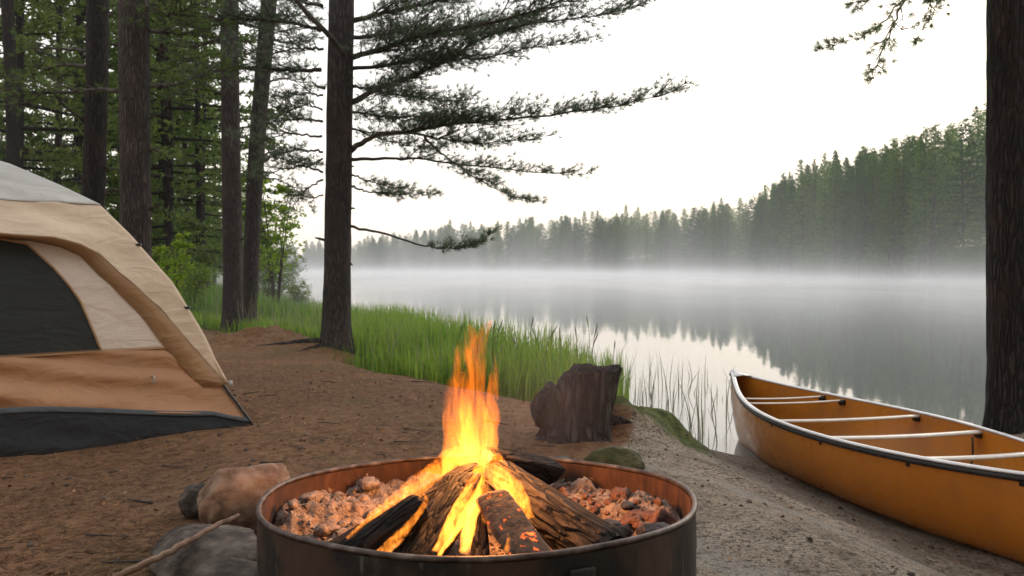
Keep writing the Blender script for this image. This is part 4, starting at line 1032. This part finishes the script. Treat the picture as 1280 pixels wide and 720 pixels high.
G = Pm[:, None] + .0062 * (np.cos(aa)[None, :, None] * nr[:, None] + np.sin(aa)[None, :, None] * np.array([0, 0, 1.]))
ff = grid_faces(128, kq, True); last = np.stack([127 * kq + np.arange(kq), 127 * kq + (np.arange(kq) + 1) % kq, (np.arange(kq) + 1) % kq, np.arange(kq)], -1)
o3 = mk('rolled_rim', G.reshape(-1, 3), [np.vstack([ff, last])], M['rim']); adopt(ring, o3)
# weld plate on the outer wall
aw = -math.radians(66); c_ = np.array([RC[0] + RR * math.cos(aw), RC[1] + RR * math.sin(aw), .245])
R_ = np.array([[math.cos(aw), -math.sin(aw), 0], [math.sin(aw), math.cos(aw), 0], [0, 0, 1]])
V, FL = box(c_ + R_ @ np.array([.006, 0, 0]), (.012, .05, .06), R_); o = mk('weld_plate', V, FL, M['ring_out'], smooth=False); adopt(ring, o)
md = o.modifiers.new('b', 'BEVEL'); md.width = .004; md.segments = 2

# ash bed
na, nr_ = 260, 110
A_, R_g = np.meshgrid(np.linspace(0, 2 * np.pi, na + 1)[:-1], np.linspace(0, 1, nr_), indexing='ij')
x = RC[0] + (RR - .012) * R_g * np.cos(A_); y = RC[1] + (RR - .012) * R_g * np.sin(A_)
def ashz(x, y):
    rr = np.hypot(x - RC[0], y - RC[1])
    return .172 + .05 * np.exp(-((x + .32)**2 + (y - 1.98)**2) / .03) + .05 * np.exp(-((x - .17)**2 + (y - 2.12)**2) / .02) + .035 * sstep(.3, .47, rr) + .05 * fbm(x * 16, y * 16, 4) + .012 * fbm(x * 70, y * 70, 2)
z = ashz(x, y)
idx = np.arange(na * nr_).reshape(na, nr_); i2 = np.roll(idx, -1, 0)
Fq = np.stack([idx[:, :-1], i2[:, :-1], i2[:, 1:], idx[:, 1:]], -1).reshape(-1, 4)[:, ::-1]
ash = mk('ash_bed', np.stack([x, y, z], -1).reshape(-1, 3), Fq, M['ash']); tag(ash, 'pale ash and burnt wood crumbs filling the fire ring', 'ash', kind='stuff')

def rock(name, c, s, seed, mat, sub=4, amp=.28, rot=0, flat=0, sharp=0, cuts=9):
    import bmesh
    bm = bmesh.new(); bmesh.ops.create_icosphere(bm, subdivisions=sub, radius=1)
    v = np.array([p.co[:] for p in bm.verts]); r_ = np.random.default_rng(seed)
    # cut by random planes for facets
    for i in range(cuts + sharp * 6):
        nrm = r_.normal(size=3); nrm /= np.linalg.norm(nrm); dd = r_.uniform(.62, .9); t = v @ nrm - dd; v = v - np.maximum(t, 0)[:, None] * nrm * .9
    v = v * (1 + amp * .5 * (fbm(v[:, 0] * 1.7 + seed, v[:, 1] * 1.7 + v[:, 2] * 1.3, 3))[:, None]) + .16 * amp * fbm(v[:, 0] * 9, v[:, 1] * 9 + v[:, 2] * 7, 2)[:, None] * v
    v = v * np.array(s) / 1.0; ca_, sa_ = math.cos(rot), math.sin(rot); v = v @ np.array([[ca_, sa_, 0], [-sa_, ca_, 0], [0, 0, 1]])
    for p, q in zip(bm.verts, v): p.co = q
    me = bpy.data.meshes.new(name); bm.to_mesh(me); bm.free(); me.materials.append(mat); me.polygons.foreach_set('use_smooth', [sub > 2] * len(me.polygons))
    o = bpy.data.objects.new(name, me); COL.objects.link(o); o.location = c; return o

# lumps of burnt wood and clinker in the ash
lumps = []
nfk = 2600; an = rng.random(nfk) * 6.283; rr = (RR - .03) * np.sqrt(rng.random(nfk)); fx_, fy_ = RC[0] + rr * np.cos(an), RC[1] + rr * np.sin(an)
V, Fq = leaves(np.stack([fx_, fy_, ashz(fx_, fy_) + .004], -1), .016, .009, .6)
fk = mk('ash_flakes', V, Fq, M['ash'], None, False); tag(fk, 'small brittle flakes of ash and char lying on the ash bed', 'ash', kind='stuff')
rl = np.random.default_rng(77)
for i in range(60):    # pale lumps on the left
    an = rl.uniform(2.1, 4.15); rr = rl.uniform(.2, .455); x = RC[0] + rr * math.cos(an); y = RC[1] + rr * math.sin(an)
    s = rl.uniform(.008, .026); o = rock('ash_lump', (x, y, float(ashz(x, y)) + s * .3), (s * 1.2, s, s * .75), 200 + i, M['ash'], 3, .8, rl.random() * 6, sharp=1)
    tag(o, 'pale burnt crumb of wood in the ash on the left of the fire', 'ash lump', 'pale lumps in the ash'); lumps.append(o)
for i in range(64):
    an = rl.uniform(-.1, 1.25); rr = rl.uniform(.24, .44); x = RC[0] + rr * math.cos(an); y = RC[1] + rr * math.sin(an)
    s = rl.uniform(.008, .024); o = rock('clinker_lump', (x, y, float(ashz(x, y)) + s * .4), (s * 1.2, s, s * .8), 300 + i, M['clinker'], 3, .9, rl.random() * 6, sharp=1)
    tag(o, 'reddish burnt lump in the back right of the fire ring', 'burnt lump', 'reddish lumps behind the big log')
for i in range(24):
    an = rl.uniform(-.75, .3); rr = rl.uniform(.26, .44); x = RC[0] + rr * math.cos(an); y = RC[1] + rr * math.sin(an)
    s = rl.uniform(.014, .036); o = rock('charcoal_lump', (x, y, float(ashz(x, y)) + s * .35), (s * 1.4, s, s * .7), 340 + i, M['charcoal'], 2, .9, rl.random() * 6, sharp=2)
    tag(o, 'black charcoal lump right of the big grey log', 'charcoal', 'charcoal on the right of the ring')
o = rock('brick_shard', (.335, 1.87, .19), (.035, .03, .085), 401, M['clinker'], 4, .5, .4, sharp=1); tag(o, 'upright pointed reddish shard against the right inner wall', 'burnt shard')
o = rock('charcoal_block', (.215, 1.93, .17), (.075, .05, .05), 402, M['charcoal'], 4, .4, .5, sharp=1); tag(o, 'big black charcoal block between the grey log and the shard', 'charcoal')

# ------------------------------------------------------------------ logs
def log(name, p0, p1, r, mat, label, seed, end_mat=None, taper=.85, ember=False):
    w0 = np.array(p0, float); axw = np.array(p1, float) - w0
    p0 = np.zeros(3); p1 = np.array([0, 0, np.linalg.norm(axw)]); n = 40; t = np.linspace(0, 1, n)
    P = p0 + (p1 - p0) * t[:, None]; ax = (p1 - p0) / np.linalg.norm(p1 - p0)
    P += np.outer(np.sin(t * 3 + seed) * .006, [1, 0, 0])
    k = 28; aa = np.arange(k) / k * 2 * np.pi
    rn = 1 + .10 * fbm(np.cos(aa)[None] * 1.5 + seed * 5 + 20, np.sin(aa)[None] * 1.5 + t[:, None] * 3, 3) + .05 * vnoise(aa[None] * 6, t[:, None] * 26 + seed)
    if seed not in (6, 2):
        m_s = 3 if seed % 2 else 4; ph_ = (aa + seed) % (2 * np.pi / m_s) - np.pi / m_s; pol = np.cos(np.pi / m_s) / np.cos(ph_); rn = rn * (.35 + .65 * pol / pol.mean())[None]
        rn = rn + .06 * vnoise(aa[None] * 9 + seed, t[:, None] * 3)
    R_ = r * (1 + (taper - 1) * t); R_[0] *= .86; R_[-1] *= .80; R_[1] *= .97; R_[-2] *= .95
    root = empty(name, tuple(w0)); root.rotation_euler = Vector(axw).to_track_quat('Z', 'Y').to_euler(); tag(root, label, 'log', 'logs burning in the ring')
    V, FL = tube(P, R_, k, False, rn); o1 = mk('bark', V, FL, mat)
    V2 = []; F2 = []; 
    mbb = MB()
    for e, i0 in ((P[0], 0), (P[-1], (n - 1) * k)):
        mbb.add(np.vstack([V[i0:i0 + k], (V[i0:i0 + k] + e) / 2 + ax * rng.normal(size=(k, 1)) * .002, e]), [np.array([[j, (j + 1) % k, k + (j + 1) % k, k + j] for j in range(k)]), np.array([[k + j, k + (j + 1) % k, 2 * k] for j in range(k)])])
    o2 = mbb.build('end_grain', end_mat or M['log_cut']); o1.parent = root; o2.parent = root; return root
log('firewood_log', W(400, 712, 1.68), W(596, 588, 1.93), .032, M['log'], 'long charred log on the far left of the pile with flames along its top edge', 1)
log('firewood_log', W(412, 716, 1.58), W(524, 632, 1.70), .036, M['log'], 'short dark log low on the left with a rounded upper end', 2)
log('firewood_log', W(505, 735, 1.58), W(583, 604, 1.86), .045, M['log'], 'black log left of the central white hot flame', 3)
log('firewood_log', W(596, 735, 1.56), W(597, 634, 1.78), .021, M['log'], 'thin dark upright log in the middle of the pile', 4)
log('firewood_log', W(680, 735, 1.53), W(616, 626, 1.75), .038, M['ember'], 'log right of centre with glowing embers on its face', 5, M['ember'])
log('firewood_log', W(764, 705, 1.70), W(616, 596, 2.02), .066, M['log_bark'], 'thickest greyish log leaning from the right side of the ring', 6, M['log'])
log('firewood_log', W(690, 590, 2.22), W(606, 572, 1.98), .035, M['log'], 'charred log at the back of the pile behind the flames', 7)

# ------------------------------------------------------------------ flames
def m_flame(name, zlo, zhi, strength, seed=0.0, low=.05, ns=42, st=.16):
    m, nt = newmat(name)
    tcn = N(nt, 'ShaderNodeTexCoord'); mp = N(nt, 'ShaderNodeMapping'); mp.inputs['Scale'].default_value = (1, 1, st); mp.inputs['Location'].default_value = (seed, seed, seed)
    nt.links.new(tcn.outputs['Object'], mp.inputs[0])
    n = noise(nt, mp.outputs[0], ns, 3, .55, 1.6)
    sp = N(nt, 'ShaderNodeSeparateXYZ'); nt.links.new(tcn.outputs['Object'], sp.inputs[0])
    u = math_(nt, 'DIVIDE', math_(nt, 'SUBTRACT', sp.outputs[2], zlo), zhi - zlo, True)
    # thin wisps at the top, solid below
    thr = ramp(nt, [(0, low), (.4, max(.28, low)), (1, .50)], u).outputs[0]
    d = math_(nt, 'MULTIPLY', math_(nt, 'SUBTRACT', n, thr), 5.0, True)
    col = ramp(nt, [(0, (1, .58, .20)), (.22, (1, .36, .05)), (.55, (1, .22, .014)), (1, (1, .13, .006))], u).outputs[0]
    st_ = ramp(nt, [(0, 1.0), (.25, .55), (.5, .34), (1, .34)], u).outputs[0]
    e = N(nt, 'ShaderNodeEmission'); nt.links.new(col, e.inputs[0])
    nt.links.new(math_(nt, 'MULTIPLY', math_(nt, 'MULTIPLY', d, st_), strength), e.inputs[1])
    o = N(nt, 'ShaderNodeOutputMaterial'); nt.links.new(e.outputs[0], o.inputs['Volume']); return m
fire = empty('campfire_flames', (RC[0], RC[1], .2)); tag(fire, 'tall orange campfire flames rising from the crossed logs', 'fire')
def flame(pts, rad, mat, sq=None, name='flame'):
    P = resample([W(*p) for p in pts], 44); R_ = np.interp(np.linspace(0, 1, 44), np.linspace(0, 1, len(rad)), rad)
    k = 16; aa = np.arange(k) / k * 6.283; t = np.linspace(0, 1, 44)[:, None]; sd_ = rng.random() * 50
    rn = 1 + .6 * vnoise(np.cos(aa)[None] * 1.4 + sd_, np.sin(aa)[None] * 1.4 + t * 7 + 20) * sstep(.0, .3, t) * 1.5 + .3 * vnoise(aa[None] * 1.2 + sd_, t * 22)
    V, FL = tube(P, np.maximum(R_, .0008), k, True, rn, sq)
    o = mk(name, V, FL, mat); adopt(fire, o); return o
FS = 1.5
FM = m_flame('flame_tall', .02, .40, 66 * FS)
FM2 = m_flame('flame_low', -.20, .50, 150 * FS, seed=3.7, low=.40, ns=70, st=.5)
FM4 = m_flame('flame_heart', -.10, .36, 200 * FS, seed=1.3)
FM3 = m_flame('flame_core', -.10, .36, 260 * FS, seed=1.3, low=.33, ns=60, st=.35)
flame([(588, 596, 1.94), (582, 560, 1.94), (578, 500, 1.93), (580, 450, 1.95), (586, 415, 1.95), (590, 404, 1.95)], [.020, .033, .030, .027, .017, .002], FM)
flame([(600, 592, 1.97), (597, 550, 1.97), (592, 490, 1.96), (597, 440, 1.97), (606, 412, 1.98), (616, 398, 1.98)], [.020, .030, .029, .024, .014, .001], FM)
flame([(560, 600, 1.93), (563, 560, 1.92), (560, 520, 1.92), (564, 480, 1.92), (570, 440, 1.93), (573, 412, 1.93)], [.018, .020, .018, .014, .008, .001], FM)
flame([(612, 585, 1.99), (613, 540, 1.99), (612, 500, 2.0), (618, 470, 2.0), (624, 440, 2.0)], [.018, .022, .017, .011, .001], FM)
flame([(622, 500, 2.02), (620, 480, 2.02), (622, 462, 2.02), (616, 440, 2.02)], [.003, .010, .009, .001], FM)
flame([(586, 600, 1.92), (583, 570, 1.92), (580, 540, 1.92), (578, 510, 1.92), (577, 480, 1.92)], [.016, .020, .016, .010, .001], FM4)
flame([(545, 694, 1.60), (560, 670, 1.64), (578, 640, 1.71), (592, 610, 1.80), (602, 580, 1.86), (606, 560, 1.9)], [.010, .015, .017, .016, .012, .002], FM3)
flame([(580, 692, 1.60), (584, 670, 1.63), (592, 640, 1.70), (600, 612, 1.78), (606, 590, 1.84)], [.010, .014, .013, .009, .001], FM3)
flame([(432, 676, 1.60), (470, 648, 1.66), (508, 620, 1.72), (543, 593, 1.79), (568, 573, 1.85), (588, 556, 1.9)], [.004, .016, .020, .022, .022, .006], FM2)
flame([(470, 700, 1.57), (490, 682, 1.58), (510, 660, 1.61), (525, 640, 1.65), (532, 624, 1.68), (522, 612, 1.70)], [.012, .013, .009, .006, .004, .002], FM2)
flame([(612, 576, 1.90), (625, 600, 1.84), (640, 620, 1.79), (656, 640, 1.75), (668, 648, 1.73)], [.012, .026, .028, .018, .003], FM2)
flame([(608, 600, 1.83), (606, 620, 1.78), (605, 645, 1.73), (610, 668, 1.68)], [.004, .008, .008, .002], FM2)
flame([(600, 576, 1.88), (612, 571, 1.88), (624, 573, 1.88), (634, 578, 1.9)], [.010, .011, .008, .001], FM3)
flame([(632, 694, 1.52), (636, 680, 1.52), (634, 668, 1.54)], [.006, .006, .001], FM2)
fl = bpy.data.lights.new('firelight', 'POINT'); fl.energy = 20; fl.color = (1, .37, .09); fl.shadow_soft_size = .06
fo_ = bpy.data.objects.new('firelight', fl); COL.objects.link(fo_); fo_.location = (-.085, 1.90, .45)

# smoke drifting off to the right
smk = rock('smoke', (.12, 2.25, .48), (.24, .22, .27), 900, M['ash'], 3, .5)
m, nt = newmat('wood_smoke'); nz = noise(nt, coords(nt, (1, 1, .5)), 7, 3, .6, .5)
tcn = N(nt, 'ShaderNodeTexCoord'); ln = N(nt, 'ShaderNodeVectorMath', operation='LENGTH'); nt.links.new(tcn.outputs['Object'], ln.inputs[0])
fall = ramp(nt, [(.05, 1), (.24, 0)], ln.outputs['Value']).outputs[0]
pv = N(nt, 'ShaderNodeVolumePrincipled'); pv.inputs['Color'].default_value = (.80, .78, .95, 1)
nt.links.new(math_(nt, 'MULTIPLY', math_(nt, 'MULTIPLY', ramp(nt, [(.35, 0), (.75, 1)], nz).outputs[0], fall), .4), pv.inputs['Density'])
o = N(nt, 'ShaderNodeOutputMaterial'); nt.links.new(pv.outputs[0], o.inputs['Volume']); smk.data.materials[0] = m; tag(smk, 'thin bluish smoke drifting right of the flames', 'smoke', kind='stuff')
smk.data.materials[0].cycles.volume_step_rate = 1.0

# ------------------------------------------------------------------ stones
def stone(name, px, py, D, s, seed, mat, label, rot=0, zoff=0, **kw):
    p = W(px, py, D); o = rock(name, (p[0], p[1], gz(p[0], p[1]) + s[2] * .55 + zoff), s, seed, mat, 5, .3, rot, **kw); tag(o, label, 'rock'); return o
stone('boulder', 304, 612, 2.60, (.150, .125, .12), 531, M['rock'], 'rounded tan rock lit orange by the fire left of the ring', .4, .03, cuts=3)
stone('boulder', 252, 630, 2.72, (.075, .09, .07), 502, M['rock_dark'], 'dark rock in shadow against the left side of the orange lit one', 1.2)
stone('flat_stone', 262, 694, 2.24, (.20, .15, .07), 503, M['rock_dark'], 'flat stone slab at the lower left touching the fire ring', 2.4, sharp=1)
stone('flat_stone', 292, 715, 1.92, (.15, .14, .09), 504, M['rock_dark'], 'dark blocky stone below the slab at the left of the ring', .2, sharp=1)
stone('stone', 402, 592, 2.85, (.06, .05, .035), 505, M['rock_dark'], 'small dark stone behind the left rim of the fire ring', .6)
stone('stone', 352, 598, 2.62, (.03, .03, .03), 506, M['rock_dark'], 'tiny dark stone tucked between orange lit rock and ring', .6)
stone('mossy_rock', 768, 580, 3.35, (.125, .10, .075), 507, M['moss'], 'small mossy rock right behind the fire ring', .3)
stone('stone', 700, 583, 3.4, (.10, .08, .045), 508, M['rock_dark'], 'low dark stone at the foot of the stump', .9)
# thin pale rod standing in for the slab's firelit edge
P = resample([W(136, 726, 2.02), W(210, 692, 2.10), W(258, 664, 2.2), W(296, 646, 2.32)], 24); P += rng.normal(size=P.shape) * .0015
V, FL = tube(P, np.linspace(.010, .006, 24), 8); o = mk('lit_edge_rod', V, FL, M['rock']); tag(o, 'pale rod standing in for the firelit slab edge at the lower left', 'lit_edge_rod')

# ------------------------------------------------------------------ stump
sx, sy = .31, 4.15; sg_ = gz(sx, sy)
stp = empty('tree_stump', (sx, sy, sg_)); tag(stp, 'dark weathered tree stump leaning right at the water edge', 'stump')
k = 120; n = 44; aa = np.arange(k) / k * 2 * np.pi; t = np.linspace(0, 1, n)
H_ = .315
P = np.stack([.05 * t + .03 * t**2, 0 * t, -.05 + (H_ + .05) * t], -1)
rb = .158 + .06 * np.exp(-t * 5) + .016 * t**3
rn = 1 + .05 * np.abs(vnoise(aa[None] * 7 + 3, t[:, None] * 1.5)) * 4 * sstep(0, .1, t)[:, None] - .08 + .13 * vnoise(np.cos(aa)[None] * 1.6 + 11, np.sin(aa)[None] * 1.6 + t[:, None] * 1.2) * 2 + .06 * np.sin(aa[None] * 6 + 1) * np.exp(-t[:, None] * 2) + .05 * vnoise(aa[None] * 9, t[:, None] * 5) + .05 * vnoise(aa[None] * 22, t[:, None] * 3)
ca_, sa_ = np.cos(aa), np.sin(aa)
V = P[:, None, :] + (rb[:, None] * rn)[..., None] * np.stack([ca_, sa_, 0 * aa], -1)[None]
# chop the left shoulder: the top slopes down to the left
left = sstep(.02, -.17, V[..., 0]); V[..., 2] -= (left * .14 * sstep(.4, 1, t)[:, None])
V[..., 2] += (.018 * vnoise(aa[None] * 4, 0 * t[:, None]) * sstep(.8, 1, t)[:, None])
V = V.reshape(-1, 3) + np.array([sx, sy, sg_])
trunk_ = mk('stump_wood', V, grid_faces(n, k, True), M['stump'])
top = V[(n - 1) * k:]; cen = top.mean(0); mb_ = MB()
rings = [top, (top * .7 + cen * .3) + rng.normal(size=top.shape) * .006 + (0, 0, -.012), (top * .35 + cen * .65) + rng.normal(size=top.shape) * .008 - (0, 0, .03)]
mb_.add(np.concatenate(rings + [cen[None] - (0, 0, .03)]), [grid_faces(3, k, True), np.array([[2 * k + j, 2 * k + (j + 1) % k, 3 * k] for j in range(k)])])
cap = mb_.build('broken_top', M['stump']); adopt(stp, trunk_, cap)
c_ = rock('shoulder_knot', (sx - .15, sy - .06, sg_ + .16), (.10, .10, .13), 614, M['stump'], 4, .5, sharp=1); c_.parent = stp; c_.location = (-.12, -.05, .13)
for i, (dx, dy, r) in enumerate([(.30, .02, .06), (.20, -.16, .045), (-.24, -.10, .045), (-.05, -.22, .04)]):
    q = np.array([[sx + dx * u * (1 + .1 * math.sin(u * 6)), sy + dy * u + .03 * math.sin(u * 5 + i), 0] for u in np.linspace(.2, 1, 14)])
    q[:, 2] = [gz(a_, b_) + .03 * (1 - j / 13) - .02 for j, (a_, b_) in enumerate(q[:, :2])]
    V, FL = tube(q, np.linspace(r * 1.2, r * .3, 14), 10, rn=1 + .15 * vnoise(np.arange(10)[None] * 1.1, np.arange(14)[:, None] * .7)); o = mk('root', V, FL, M['stump']); adopt(stp, o)

# ------------------------------------------------------------------ unseen wood behind the camera, added to block sky light
mb = MB(); rb_ = np.random.default_rng(5)
for k_ in range(15):
    an = rb_.uniform(math.pi * 1.02, math.pi * 1.98); dd = rb_.uniform(4, 14); q = (dd * math.cos(an), dd * math.sin(an) - 1.0)
    a_ = arrs[k_ % 4].reshape(-1, 3); s_ = rb_.uniform(.6, .85)
    vv = np.stack([a_[:, 0] * 1.5 + q[0], a_[:, 1] * 1.5 + q[1], a_[:, 2] * s_ + 0 * q[0]], -1); mb.add(vv, np.arange(len(vv)).reshape(-1, 3))
bw = mb.build('sky_blocking_wood', M['pine_dark'], None, False); tag(bw, 'unseen evergreens added behind the camera to block sky light', 'forest', kind='stuff')
